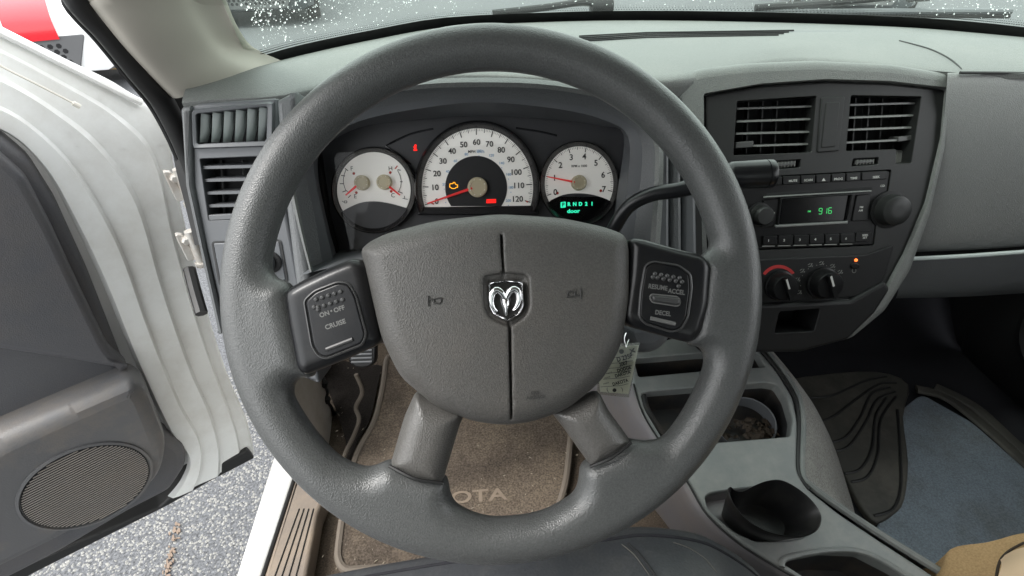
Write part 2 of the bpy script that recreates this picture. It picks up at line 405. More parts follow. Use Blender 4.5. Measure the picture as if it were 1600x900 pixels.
M['mat'] = material('brown_carpet_mat', (.118, .095, .076), .95, speck=.42, sscale=330, spec=.1, bump=.9, bscale=700, btype='fibre', dist=.003, var=.6, vscale=7, dirt=(.22, .175, .13), dirt_amt=.75, dscale=11)
M['binding'] = material('mat_binding', (.15, .125, .1), .8, bump=.5, bscale=500, dist=.001, var=.2)
M['matblue'] = material('blue_grey_carpet', (.21, .245, .285), .95, speck=.2, sscale=420, spec=.1, bump=.6, bscale=600, btype='fibre', dist=.002, var=.15, vscale=9, dirt=(.12, .12, .115), dirt_amt=.8, dscale=7)
M['rubber_mat'] = material('olive_rubber_mat', (.05, .048, .042), .6, bump=.3, bscale=300, dist=.0008, var=.25, dirt=(.13, .118, .10), dirt_amt=.75, dscale=8)
M['scuff'] = material('scuff_plate', (.19, .155, .125), .5, bump=.2, bscale=400, dist=.0004, var=.15, vscale=6, dirt=(.32, .25, .18), dirt_amt=.7, dscale=9)
M['console'] = material('console_grey', (.175, .186, .182), .42, bump=.15, bscale=700, dist=.0003, var=.1, vscale=9, dirt=(.30, .295, .27), dirt_amt=.6, dscale=16)
M['console_side'] = material('console_side_grey', (.165, .158, .165), .45, bump=.25, bscale=500, dist=.0003, var=.1, dirt=(.2, .16, .125), dirt_amt=.5, dscale=8)
M['tray'] = material('tray_black', (.02, .02, .021), .45, dirt=(.10, .075, .05), dirt_amt=.5, dscale=20, bump=.2, bscale=300, dist=.0006)
M['cup'] = material('cup_black_rubber', (.009, .009, .0095), .4, bump=.15, bscale=500, dist=.0003, dirt=(.09, .085, .075), dirt_amt=.3, dscale=18)
M['seat'] = material('charcoal_seat_vinyl', (.034, .036, .04), .55, speck=.15, sscale=400, bump=.3, bscale=350, btype='leather', dist=.0005, var=.15, vscale=8, dirt=(.10, .095, .085), dirt_amt=.4, dscale=10)
M['thread'] = material('seat_stitching', (.085, .08, .072), .8)
M['tan'] = material('tan_canvas', (.40, .265, .135), .9, speck=.15, sscale=500, spec=.15, bump=.5, bscale=900, dist=.0006, var=.12, vscale=14)
M['tan_light'] = material('tan_lining', (.62, .45, .30), .85, spec=.15, bump=.3, bscale=700, dist=.0005, var=.1)
M['asphalt'] = material('asphalt', (.10, .103, .11), .8, speck=.5, sscale=130, var=.9, vscale=110, bump=1.0, bscale=160, dist=.006, dirt=(.05, .05, .05), dirt_amt=.35, dscale=60)
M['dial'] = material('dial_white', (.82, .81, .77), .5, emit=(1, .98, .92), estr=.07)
M['dial_black'] = material('dial_black', (.018, .018, .02), .5)
M['mask'] = material('cluster_mask', (.042, .042, .046), .45, bump=.1, bscale=900, dist=.0002)
M['ringblk'] = material('gauge_ring_black', (.016, .016, .018), .25)
M['hub'] = material('needle_hub_cream', (.62, .55, .38), .5)
M['needle'] = material('needle_red', (.55, .02, .02), .4, emit=(.8, .03, .03), estr=.12)
M['ink'] = material('dial_ink', (.02, .02, .022), .6)
M['inkblue'] = material('dial_ink_blue', (.25, .42, .62), .6)
M['inkred'] = material('dial_ink_red', (.55, .06, .04), .6)
M['red_led'] = material('warning_red', (.3, .0, .0), .5, emit=(1, .015, .01), estr=.6)
M['amber_led'] = material('warning_amber', (.3, .15, .0), .5, emit=(1, .42, .02), estr=.55)
M['green_led'] = material('display_green', (.0, .1, .06), .5, emit=(.03, .75, .42), estr=.5)
M['green_dim'] = material('radio_green', (.0, .1, .04), .5, emit=(.05, .55, .12), estr=.4)
M['orange_led'] = material('indicator_orange', (.4, .1, .02), .5, emit=(1, .16, .03), estr=1.0)
M['redprint'] = material('heat_red_print', (.36, .015, .015), .5)
M['metal'] = material('hinge_steel', (.62, .60, .56), .4, metal=.3, var=.1, vscale=30, dirt=(.32, .2, .12), dirt_amt=.6, dscale=25)
M['tag'] = material('tag_paper', (.80, .80, .70), .5)
M['plastic_clear'] = glass_sheet('clear_vinyl', (.93, .93, .9), .06)
M['steel'] = material('key_ring_steel', (.6, .6, .6), .25, metal=1.0)
M['leaf'] = material('dry_leaf', (.035, .023, .014), .8, var=.5, vscale=40, bump=.6, bscale=120, dist=.002)
M['windshield'] = glass_sheet('windshield_glass', (.78, .88, .81), .02)
M['drop'] = None
d = bpy.data.materials.new('water_drop'); d.use_nodes = True; p = d.node_tree.nodes["Principled BSDF"]
p.inputs["Base Color"].default_value = (1, 1, 1, 1); p.inputs["Transmission Weight"].default_value = 1.0; p.inputs["Roughness"].default_value = 0.0; p.inputs["IOR"].default_value = 1.33
M['drop'] = d
M['red_paint'] = material('red_stripe_paint', (.62, .01, .02), .25, coat=.5)
M['tyre'] = material('tyre_rubber', (.03, .028, .027), .8, var=.2, vscale=8, bump=.3, bscale=60, dist=.004)
M['rimalloy'] = material('alloy_grey', (.3, .3, .31), .35, metal=.7)
M['darkpaint'] = material('dark_body_paint', (.05, .055, .06), .25, coat=.5)
M['silverpaint'] = material('silver_body_paint', (.38, .39, .4), .3, metal=.3, coat=.4)
M['carglass'] = material('car_window_dark', (.02, .023, .025), .06, spec=.7)
M['grille'] = material('grille_grey', (.09, .09, .092), .5)
M['lampglass'] = material('headlamp_glass', (.35, .36, .37), .12)
M['yellow'] = material('faded_yellow_paint', (.52, .36, .16), .8, var=.3, vscale=12)
M['orange_mark'] = material('faded_orange_paint', (.19, .14, .105), .85, var=.3, vscale=30)
M['trunk'] = material('bark', (.09, .07, .055), .9, bump=.8, bscale=30, dist=.02)
M['foliage'] = material('foliage', (.055, .085, .035), .7, var=.5, vscale=2)
# ================================================================== the place outside
def ground():
    mb = MB(); xs = np.r_[-120, -30, -8, -4, -2, -1, 0, 1, 3, 8, 30, 120]; ys = np.r_[-60, -12, -4, -2, -1, 0, 1, 2, 4, 8, 15, 40, 160]
    vs = [(x, y, 0.0) for y in ys for x in xs]; n = len(xs)
    mb.add(vs, [(j*n+i, j*n+i+1, (j+1)*n+i+1, (j+1)*n+i) for j in range(len(ys)-1) for i in range(n-1)])
    mb.build('ground', M['asphalt'], None, smooth=0, kind='structure')
    # faded parking line under the white car's nose and worn orange survey mark beside the sill
    mb = MB(); p = PGND
    mb.add([p.px(u, v, .004) for u, v in ((-60, 103), (240, 103), (240, 108), (-60, 110))][::-1], [(0, 1, 2, 3)])
    mb.build('parking_line', M['yellow'], None, smooth=0, kind='structure')
    mb = MB()
    rr = random.Random(8)
    for k in range(46):
        f = rr.random()**.8; cx, cy = 277-18*f+rr.gauss(0, 3.2), 815+88*f; rx, ry, sd_ = rr.uniform(1, 3.4), rr.uniform(1, 4.2), k
        r_ = random.Random(sd_); L = [(cx+rx*(.6+.6*r_.random())*math.cos(q), cy+ry*(.6+.6*r_.random())*math.sin(q)) for q in np.linspace(0, 6.28, 11)[:-1]]
        slab(mb, p, smooth_loop(L, 2), .003, .004+k*.00006)
    mb.build('paint_mark', M['orange_mark'], None, smooth=0, kind='structure')
ground()

def stones():
    """loose chippings standing proud of the asphalt next to the sill: nobody could count them"""
    mb = MB(); r_ = np.random.default_rng(3); a = PGND.px(70, 890); b = PGND.px(430, 720)
    for _ in range(15000):
        x = r_.uniform(-1.75, -.48); y = r_.uniform(.15, 1.2); s = r_.uniform(.0018, .0050); q = r_.uniform(0, 6.28)
        c, s_ = math.cos(q)*s, math.sin(q)*s; z = s*.55
        mb.add([(x+c, y+s_, 0), (x-s_, y+c, 0), (x-c, y-s_, 0), (x+s_, y-c, 0), (x+c*.2, y+s_*.2, z)], [(0, 1, 4), (1, 2, 4), (2, 3, 4), (3, 0, 4)])
    mb.build('chippings', material('chippings', (.25, .245, .23), .7, var=.6, vscale=90), None, smooth=0, kind='stuff')
stones()

def parked_car(loc, yaw, paint, label, stripes=False, group='cars parked around the lot'):
    """small hatchback: x forward, y left, local metres"""
    root = empty('parked_car', label, 'car', loc, group)
    ca, sa = math.cos(yaw), math.sin(yaw); Lc = np.array(loc, float)
    def T(p): x, y, z = p; return Lc+np.array([x*ca-y*sa, x*sa+y*ca, z])
    # stations: x, half width low/mid/top, z of sill, belt, top
    stn = [(1.93, .52, .22, .60), (1.88, .72, .20, .68), (1.72, .80, .18, .76), (1.45, .84, .18, .84), (1.0, .86, .18, .90), (.72, .86, .18, .93), (.0, .86, .18, .95), (-1.2, .86, .18, .97), (-1.75, .82, .20, .96), (-1.9, .72, .25, .90)]
    rows = []
    for x, w, z0, z1 in stn:
        h = z1-z0
        pr = [(0, z0), (w*.9, z0), (w*.985, z0+.1*h), (w, z0+.35*h), (w*.99, z0+.62*h), (w*.93, z0+.86*h), (w*.72, z0+.965*h), (w*.35, z1), (0, z1+.008)]
        full = [(-y, z) for y, z in pr[::-1]][:-1]+pr[::1][0:1]+pr[1:]
        full = [(y, z) for y, z in pr]+[(-y, z) for y, z in pr[-2:0:-1]]
        rows.append([T((x, y, z)) for y, z in full])
    mb = MB(); mb.rings([resample(np.array(r), 40) for r in rows][::-1], cap0=True, cap1=True); body = mb.build('body', paint, root, smooth=40)
    gh = [(.72, .74, .94), (.25, .66, 1.30), (-.1, .62, 1.40), (-1.2, .62, 1.40), (-1.62, .66, 1.25), (-1.85, .70, .95)]
    mb = MB(); mb.rings([[T((x, s*w, z)) for s in (-1, -.5, 0, .5, 1)]+[T((x*.98, s*.8, .92)) for s in (1, -1)] for x, w, z in gh][::-1], cap0=True, cap1=True)
    mb.build('cabin_glass', M['carglass'], root, smooth=25)
    mb = MB(); mb.rings([[T((x, s*w, z+dz)) for s in (-1, -.5, 0, .5, 1)]+[T((x, s*w*.98, z-.06)) for s in (1, -1)] for x, w, z, dz in ((.12, .63, 1.385, .01), (-.1, .63, 1.41, .02), (-1.2, .63, 1.41, .02), (-1.45, .62, 1.36, .01))][::-1], cap0=True, cap1=True)
    mb.build('roof', paint, root)
    for sx in (1.28, -1.18):
        for sy in (-1, 1):
            pl = Plane(T((sx, sy*.70, .31)), T((0, sy, 0))-Lc, ex=(0, 0, 1))
            t = MB().lathe(pl, 0, 0, [(.16, .02), (.215, .15), (.23, .165), (.275, .17), (.305, .15), (.312, .10), (.312, .02), (.29, -.03), (.18, -.03)], n=30).build('wheel', M['tyre'], root)
            mb = MB().lathe(pl, 0, 0, [(.215, .150), (.20, .135), (.06, .14), (.03, .15)], n=24)
            for k in range(7):
                q = 2*math.pi*k/7; mb.box(pl.w(.13*math.cos(q), .13*math.sin(q), .146), pl.ex*math.cos(q)*.08+pl.ey*math.sin(q)*.08, (-pl.ex*math.sin(q)+pl.ey*math.cos(q))*.018, pl.n*.008)
            r2 = mb.build('rim', M['rimalloy'], t)
    # grey lower grille with a honeycomb, headlamps, upper grille
    gp = Plane(T((1.935, 0, .40)), T((1, 0, .12))-Lc, ex=T((0, 1, 0))-Lc)
    mb = MB(); slab(mb, gp, rnd([(-.42, -.16), (.42, -.16), (.56, .12), (-.56, .12)], .03), -.06, .015, .008, px=False); g = mb.build('lower_grille', M['grille'], root)
    mb = MB()
    for i in range(-7, 8):
        for j in range(-2, 2):
            x, y = i*.062+(j % 2)*.031, j*.045+.0; 
            if abs(x) > .40: continue
            mb.lathe(gp, x, y, [(.022, .0165), (.018, .017)], n=6)
    mb.build('mesh_opening', M['hole'], g, smooth=0, kind='stuff')
    for s in (-1, 1):
        hp = Plane(T((1.72, s*.60, .66)), T((.75, s*.45, .35))-Lc, ex=(0, 0, 1))
        h = MB().lathe(hp, 0, 0, [(.14, -.05), (.145, .012), (.125, .02), (.06, .03)], n=24, sx=1.1, sy=.8).build('headlight', M['lampglass'], root)
    if stripes:
        for s in (-1, 1):
            mb = MB(); rr = []
            for x, w, z0, z1 in stn[1:6]:
                rr.append([T((x+.006, s*a, z1+.012-.02*(a/.4)**2*.6)) for a in (.03, .2, .37)])
            R0 = [T((1.955, s*a, .50)) for a in (.03, .2, .37)]; R1 = [T((1.95, s*a, .615)) for a in (.03, .2, .37)]
            grid_surf(mb, [R0, R1]+rr, 2, 3, flip=(s < 0)); mb.build('bonnet_stripe', M['red_paint'], root, smooth=60)
    return root
parked_car((-5.0, 6.42, 0), rad(-60), M['white_ext'], 'white hatchback with two red bonnet stripes beyond the open door', stripes=True)
parked_car((-3.75, 10.3, 0), rad(-75), M['darkpaint'], 'dark car seen blurred through wet glass beside the pillar')
parked_car((2.6, 16.0, 0), rad(-95), M['silverpaint'], 'silver car parked straight ahead beyond the wipers')
parked_car((6.4, 10.2, 0), rad(-110), M['darkpaint'], 'dark car parked far ahead on the passenger side')

def tree(x, y, h, label, seed):
    r_ = random.Random(seed); root = empty('tree', label, 'tree', (x, y, 0), 'trees behind the lot')
    mb = MB(); mb.tube([(x, y, 0), (x+.1, y, h*.4), (x-.1, y+.1, h*.8)], [.22, .16, .05], 8)
    for k in range(5):
        q = r_.uniform(0, 6.28); mb.tube([(x, y, h*.35+.1*k), (x+math.cos(q)*h*.2, y+math.sin(q)*h*.2, h*.6+.2*k)], [.09, .03], 6)
    mb.build('trunk', M['trunk'], root)
    mb = MB()
    for _ in range(2600):
        q, p_ = r_.uniform(0, 6.28), math.acos(r_.uniform(-1, 1)); R_ = h*.36*(r_.random()**.4)*(.75+.35*math.sin(3*q+seed)*math.sin(2*p_))
        c = np.array([x+R_*math.sin(p_)*math.cos(q), y+R_*math.sin(p_)*math.sin(q), h*.64+R_*math.cos(p_)*1.05])
        a = np.array([r_.gauss(0, 1) for _ in range(3)]); b = np.cross(a, [r_.gauss(0, 1) for _ in range(3)])
        a *= .16/np.linalg.norm(a); b *= .11/np.linalg.norm(b); mb.add([c-a, c-b, c+a, c+b], [(0, 1, 2, 3)])
    mb.build('crown', M['foliage'], root, smooth=0)
tree(-9, 26, 7.5, 'leafy tree behind the lot, left of the windshield view', 1)
tree(1.5, 30, 8.5, 'tall leafy tree behind the lot straight ahead', 2)
tree(11, 27, 7, 'leafy tree behind the lot on the passenger side', 3)

# ================================================================== the pickup cab
truck = empty('pickup_truck', 'white pickup cab with wet windshield, pale pillar and dirty carpet', 'pickup truck', (.38, .2, 0))

# floor, toe board, tunnel, firewall
mb = MB(); X0, X1 = -.37, .40
prof = [(-.75, .60), (-.3, .60), (.2, .60), (.52, .60), (.60, .63), (.70, .75), (.78, .92), (.80, 1.10)]
rows = [[(x, y, z+.006*math.sin(13*x+5*y)) for x in np.linspace(X0, X1, 9)] for y, z in prof]
grid_surf(mb, rows, 2, 4); mb.build('floor_carpet', M['carpet'], truck, smooth=80)
mb = MB(); rows = [[(x, y, z-.002) for x in np.linspace(X1, 1.16, 7)] for y, z in prof]
grid_surf(mb, rows, 2, 4); mb.build('passenger_floor_carpet', M['carpet_dark'], truck, smooth=80)
mb = MB(); mb.box((.38, .83, .95), (.80, 0, 0), (0, .012, 0), (0, 0, .22)); mb.build('firewall', M['black'], truck, smooth=0)
# under-body so nothing shows daylight below the carpet
mb = MB(); mb.box((.39, 0, .52), (.785, 0, 0), (0, .85, 0), (0, 0, .05)); mb.build('floor_pan', M['white'], truck, smooth=0)

# sill: white body flange, seam, ribbed scuff plate
ps = Plane((0, 0, .625), (0, 0, 1))
mb = MB(); slab(mb, ps, [(431, 700), (463, 735), (407, 905), (345, 1060), (312, 1060), (366, 905)], -.12, 0, .008); mb.build('door_sill', M['white'], truck)
mb = MB(); slab(mb, ps, rnd([(466, 735), (508, 775), (497, 800), (478, 905), (440, 1060), (352, 1060), (411, 905)], 4), -.05, .012, .006); sc_ = mb.build('scuff_plate', M['scuff'], truck)
for k in range(4):
    q = .26+.155*k; a = np.array((455, 795))+q*np.array((48, 0)); b = np.array((409, 905))+q*np.array((72, 0)); c = b+(b-a)*1.3
    mb = MB(); P = [ps.px(*(a+(c-a)*s_), .0125) for s_ in (0, .5, 1)]; mb.tube(P, .0011, 6); mb.build('groove', M['seal'], sc_)
mb = MB(); mb.tube([ps.px(u, v, .006) for u, v in ((464, 735), (409, 905), (350, 1060))], .0035, 8); mb.build('sill_seam', M['seal'], truck)
# kick panel at the driver's left foot
pk = Plane((-.335, 0, .6), (1, 0, 0), ex=(0, 1, 0))
mb = MB(); rows = [[pk.px(u, v, h) for u, v, h in r] for r in (
    [(425, 545, 0), (470, 560, .0), (503, 575, -.004)], [(425, 600, 0), (475, 605, .006), (509, 612, 0)], [(440, 650, .004), (485, 645, .012), (522, 645, .0)],
    [(462, 690, .004), (500, 685, .014), (533, 690, .004)], [(480, 735, 0), (515, 730, .012), (537, 735, .004)])]
grid_surf(mb, rows, 4, 4); mb.build('kick_panel', material('kick_panel_dirty', (.42, .385, .345), .55, bump=.3, bscale=300, dist=.0006, var=.2, vscale=8, dirt=(.27, .21, .15), dirt_amt=.7, dscale=9), truck, smooth=80)
mb = MB(); P = [pk.px(u, v, .004) for u, v in ((505, 585), (506, 600), (512, 612), (510, 625), (518, 636), (522, 648), (526, 655), (530, 652))]
mb.tube(smooth_path(P, 4), .0028, 8)
for q in (1, 3, 5, 7): mb.tube([P[q]-np.array((0, 0, .006)), P[q]+np.array((.004, 0, .005))], .0055, 8)
mb.build('door_wiring', M['seal'], truck)
mb = MB(); mb.tube(smooth_path(G([(556, 585, 1.0), (566, 612, 1.02), (556, 636, 1.04), (561, 655, 1.03), (553, 680, 1.0), (541, 705, .965), (532, 728, .94), (527, 745, .92)]), 5), .0042, 8)
mb.build('carpet_edge', M['binding'], truck)
mb = MB(); rows = [[PF.px(u, v, h) for u, v, h in r] for r in ([(500, 548, .02), (550, 545, .008), (603, 545, .004)], [(510, 600, .02), (545, 600, .008), (588, 612, .004)], [(529, 652, .012), (552, 650, .008), (578, 655, .004)], [(541, 700, .006), (548, 700, .006), (555, 700, .003)], [(528, 745, .004), (533, 745, .004), (542, 745, .003)])]
grid_surf(mb, rows, 4, 4); mb.build('dead_pedal_shade', material('shaded_carpet', (.034, .029, .026), .95, spec=.1, bump=.8, bscale=800, btype='fibre', dist=.002, var=.5, vscale=14, speck=.4, sscale=420), truck, smooth=80)  # dark sheet over the floor carpet; footwell shade put into its colour
# pedal with ribbed rubber
pp = reclined(at(566, 552, .93), 40); mb = MB(); slab(mb, pp, rnd([(541, 520), (588, 520), (586, 566), (575, 574), (555, 574), (545, 566)], 7), -.02, 0, .003); pd_ = mb.build('brake_pedal', M['black'], truck)
for k in range(7):
    mb = MB(); y = 530+k*6; mb.tube([pp.px(549, y, .001), pp.px(581, y-1, .001)], .0022, 6); mb.build('pedal_rib', M['dash_smooth'], pd_)
mb = MB(); mb.tube([pp.px(565, 540, -.02), pp.px(565, 500, -.08), pp.px(565, 430, -.2)], .011, 8); mb.build('pedal_arm', M['black'], pd_)

# A-pillar: beige inner trim, rubber weatherstrip and the painted aperture behind it
mb = MB(); L = G([(155, 0, .452), (205, 65, .492), (250, 118, .54), (284, 152, .575)]); Lo = [p+np.array((0, 0, -.0)) for p in L]
Lx = at(120, -45, .42); Rr = G([(309, -2, .515), (333, 45, .56), (362, 78, .605), (418, 102, .655)])
rowA = [Lx]+L; rowD = [at(288, -40, .475)]+Rr
rowB = [a*.72+b*.28+np.array((.010, -.014, .006)) for a, b in zip(rowA, rowD)]; rowC = [a*.34+b*.66+np.array((.012, -.012, .006)) for a, b in zip(rowA, rowD)]
rowE = [p+np.array((.012, .035, -.005)) for p in rowD]
top = [np.array((-.20, -.16, 1.70)), np.array((-.185, -.165, 1.70)), np.array((-.16, -.15, 1.70)), np.array((-.14, -.12, 1.70)), np.array((-.14, -.09, 1.70))]
rowZ = [p+np.array((-.022, .02, -.006)) for p in rowA]
rows = [[t]+r for t, r in zip([top[0]+np.array((-.02, .02, 0))]+top, (rowZ, rowA, rowB, rowC, rowD, rowE))]
grid_surf(mb, rows, 5, 5); mb.build('pillar_trim', M['pillar'], truck, smooth=70)
mb = MB(); pathc = G([(36, -120, .40), (127, 0, .475), (167, 45, .505), (215, 107, .55), (250, 152, .59), (276, 200, .62), (293, 240, .645), (312, 290, .67), (328, 335, .69)])
pathc = [np.array((-.27, -.18, 1.69))]+pathc
P = smooth_path(pathc, 6); n_ = len(P)
mb.tube(P, np.linspace(.0175, .014, n_), 14, flat=.75, up=(.2, -.6, .4)); mb.build('weatherstrip', M['seal'], truck)
mb = MB(); P2 = smooth_path([p+np.array((-.0155, .003, -.009)) for p in pathc], 6); mb.tube(P2, .0038, 8); P3 = P2+np.array((-.0045, .006, -.003)); mb.tube(P3, .0024, 8); mb.build('weatherstrip_lip', M['seal'], truck)
mb = MB(); mb.tube(smooth_path(G([(277, 120, .62), (285, 165, .64), (290, 215, .655), (297, 260, .665), (312, 320, .68), (326, 380, .69)]), 4), .017, 8); mb.build('door_gap_shade', M['seal'], truck)  # black tube laid in the open gap, standing for the shade inside it
# hinge post (painted) left of the dash end
mb = MB(); mb.box((-.40, .54, .86), (.035, 0, 0), (0, .05, 0), (0, 0, .34)); mb.build('hinge_post', M['white'], truck, smooth=0)

# roof, rear wall, passenger door: the cab the light comes into
mb = MB(); rows = [[(x, y, z-.05*((x-.38)/.7)**4) for x in np.linspace(-.31, 1.07, 9)] for y, z in ((.16, 1.70), (.05, 1.745), (-.4, 1.77), (-.9, 1.75), (-1.15, 1.70))]
grid_surf(mb, rows, 2, 3, flip=True); mb.build('headliner', M['headliner'], truck, smooth=60)
mb = MB(); rows = [[(x, y, z+.03-.05*((x-.38)/.75)**4) for x in np.linspace(-.36, 1.12, 9)] for y, z in ((.19, 1.70), (.05, 1.755), (-.4, 1.78), (-.9, 1.76), (-1.2, 1.70))]
grid_surf(mb, rows, 2, 3); mb.build('roof', M['white_ext'], truck, smooth=60)
mb = MB(); mb.box((.38, -1.15, .90), (.80, 0, 0), (0, .02, 0), (0, 0, .30)); mb.build('rear_wall', M['headliner'], truck, smooth=0)
for sx in (-.36, 1.12):
    mb = MB(); mb.box((sx, -1.1, 1.45), (.03, 0, 0), (0, .06, 0), (0, 0, .27)); mb.build('rear_pillar', M['headliner'], truck, smooth=0)
mb = MB(); mb.box((-.385, -.97, 1.14), (.03, 0, 0), (0, .20, 0), (0, 0, .57)); mb.build('rear_quarter', M['headliner'], truck, smooth=0)
mb = MB(); mb.box((1.145, -.97, 1.14), (.03, 0, 0), (0, .20, 0), (0, 0, .57)); mb.build('rear_quarter', M['headliner'], truck, smooth=0)
mb = MB(); mb.add([(-.36, -1.13, 1.19), (1.12, -1.13, 1.19), (1.12, -1.16, 1.71), (-.36, -1.16, 1.71)], [(0, 1, 2, 3)]); mb.build('rear_window', glass_sheet('rear_privacy_glass', (.30, .32, .31)), truck, smooth=0)
mb = MB(); rows = [[(1.12, y, .56), (1.07, y, .66), (1.075, y, .85), (1.05, y, 1.0), (1.055, y, 1.2), (1.09, y, 1.27)] for y in (-.8, -.3, .2, .55)]
grid_surf(mb, rows, 3, 3, flip=True); mb.build('passenger_door_panel', M['black'], truck, smooth=60)
pdp = Plane((1.06, .36, .80), (-1, 0, 0), ex=(0, 1, 0)); mb = MB().lathe(pdp, 0, 0, [(.10, -.02), (.10, .012), (.09, .015), (.085, .006)], n=36); mb.build('passenger_speaker', M['black'], truck)
mb = MB(); mb.tube(smooth_path([(1.07, .18, 1.68), (1.09, .45, 1.45), (1.07, .60, 1.26)], 5), .035, 10); mb.build('passenger_pillar', M['pillar'], truck)
mb = MB(); mb.box((1.13, .67, .9), (.03, 0, 0), (0, .14, 0), (0, 0, .36)); mb.build('passenger_kick_panel', M['black'], truck, smooth=0)

mb = MB(); mb.box((.38, .61, 1.09), (.69, 0, 0), (0, .17, 0), (0, 0, .13)); mb.build('dash_light_block', M['black'], truck, smooth=0)  # black box filling the dash, added to keep light out of the footwell
mb = MB(); rows = [[(x, y-.03*math.cos((x-.80)*6), z) for x in np.linspace(.55, 1.05, 6)] for y, z in ((-.60, .80), (-.68, 1.15), (-.76, 1.45), (-.80, 1.45))]
grid_surf(mb, rows, 3, 3, flip=True); mb.build('passenger_backrest', M['seat'], truck, smooth=70)
# windshield with frit band and rain drops, hood, cowl, wipers
bpx = [(330, 122), (412, 103), (480, 84), (590, 61), (700, 42), (850, 34), (1000, 31), (1200, 34), (1400, 42), (1520, 52), (1660, 68)]
base = np.array([PT.px(u, v-2)+np.array((0, .012, -.014)) for u, v in bpx]); base[0] = base[1]+np.array((-.012, -.02, 0))
gd = np.array([[-.02+.02*i/10, -.60, .52] for i in range(11)]); gd[0] = (.145, -.50, .49); gd[1] = (.145, -.52, .50); gd[2] = (.09, -.54, .5); gd[10] = (-.1, -.58, .5); gd[3] = (.04, -.57, .51)
mb = MB(); GR = grid_surf(mb, [list(base+gd*s_) for s_ in (0, .15, .4, .7, 1)], 3, 3); ws = mb.build('windshield', M['windshield'], truck, smooth=80)
mb = MB(); off = np.array((0, -.003, -.003)); grid_surf(mb, [list(base+gd*s_+off) for s_ in (-.02, .03, .066)], 3, 2); mb.build('frit_band', M['seal'], ws, smooth=80)
mb = MB(); r_ = np.random.default_rng(11)     # dotted edge of the frit
BB = smooth_path(base, 40); GG = smooth_path(gd, 40)
for i in range(40, len(BB)-1):
    for j in range(3):
        c = BB[i]+GG[i]*(.071+.006*j)+off; s_ = .0012-.0003*j; a = BB[min(i+1, len(BB)-1)]-BB[i-1 if i else 0]; a = a/np.linalg.norm(a); b = GG[i]/np.linalg.norm(GG[i])
        c = c+a*(.0018 if j % 2 else 0); mb.add([c+s_*(math.cos(q)*a+math.sin(q)*b) for q in np.linspace(0, 6.28, 7)[:-1]], [tuple(range(6))])
mb.build('frit_dots', M['seal'], ws, smooth=0, kind='stuff')
mb = MB()
nn = np.cross(GG, np.gradient(BB, axis=0)); nn /= np.linalg.norm(nn, axis=1)[:, None]; nn *= np.sign(nn[:, 1:2]+1e-9)   # outward
for k in range(6500):
    i = int(r_.integers(44, len(BB)-2)); s_ = r_.uniform(.07, .33)
    if r_.random() > (1.0 if BB[i][0] < -.1 or BB[i][0] > .15 else .55): continue
    if r_.random() > .25+.75*min(1, (s_-.07)/.12): continue
    s0 = .0004+.0010*r_.random()**3; c = BB[i]+GG[i]*s_+nn[i]*.0005+r_.normal(0, .002, 3)*np.array((1, 0, 0)); a = np.gradient(BB, axis=0)[i]; a = a/np.linalg.norm(a); b = np.cross(nn[i], a)
    el = 1+.5*r_.random()
    l0 = [c+s0*(math.cos(q)*a+math.sin(q)*el*b) for q in np.linspace(0, 6.28, 9)[:-1]]; l1 = [c+.72*s0*(math.cos(q)*a+math.sin(q)*el*b)+nn[i]*s0*.55 for q in np.linspace(0, 6.28, 9)[:-1]]
    mb.rings([l0, l1], cap0=True); v0 = mb.n-8; mb.add([c+nn[i]*s0*.8], []); mb.f += [(v0+q, v0+(q+1) % 8, mb.n-1) for q in range(8)]
mb.build('water_drops', M['drop'], ws, smooth=80, kind='stuff')
mb = MB(); rows = []
for s_, z, dy in ((0, 1.205, .06), (.3, 1.165, .35), (.7, 1.09, .8), (1, 1.00, 1.15), (1.05, .90, 1.2)):
    rows.append([(x, .62-.35*((x-.38)/.75)**2*.6+dy, z-.03*((x-.38)/.8)**2) for x in np.linspace(-.40-.22*s_, 1.16+.22*s_, 9)])
grid_surf(mb, rows, 2, 4); mb.build('hood', M['white_ext'], truck, smooth=60)
mb = MB(); P = smooth_path(base+np.array((0, .035, -.012)), 4); mb.tube(P, .018, 8); mb.build('cowl', M['seal'], truck)
def wiper(pts, arm, piv):
    P = np.array(G(pts)); mb = MB(); mb.tube(smooth_path(P, 6), .0055, 8); b = mb.build('wiper_blade', M['dash_smooth'], truck)
    mb = MB(); mb.tube(smooth_path(P+np.array((0, -.002, -.008)), 6), .0032, 6); mb.build('wiper_rubber', M['seal'], b)
    mb = MB(); mb.tube([P[0]+(P[0]-P[1])*.05, P[0]+(P[1]-P[0])*.10], .0085, 10); mb.build('blade_end', M['dash_smooth'], b)
    mb = MB(); mb.tube(smooth_path(G(arm), 5), .006, 8); mb.build('wiper_arm', M['black'], b)
    mb = MB(); c = at(*piv); mb.tube([c-np.array((.02, 0, 0)), c+np.array((.02, .004, .002))], .013, 12); mb.build('wiper_pivot', M['black'], b)
wiper([(686, 31, .95), (800, 27, .965), (900, 23, .98), (1010, 20, .99)], [(770, 21, .95), (850, 12, .96), (910, 4, .97), (945, 9, .98)], (940, 10, .98))
wiper([(1010, 24, .99), (1200, 20, .99), (1400, 18, .98), (1580, 18, .96)], [(1180, 12, .98), (1330, 2, .97), (1420, -8, .97)], (1440, -8, .97))

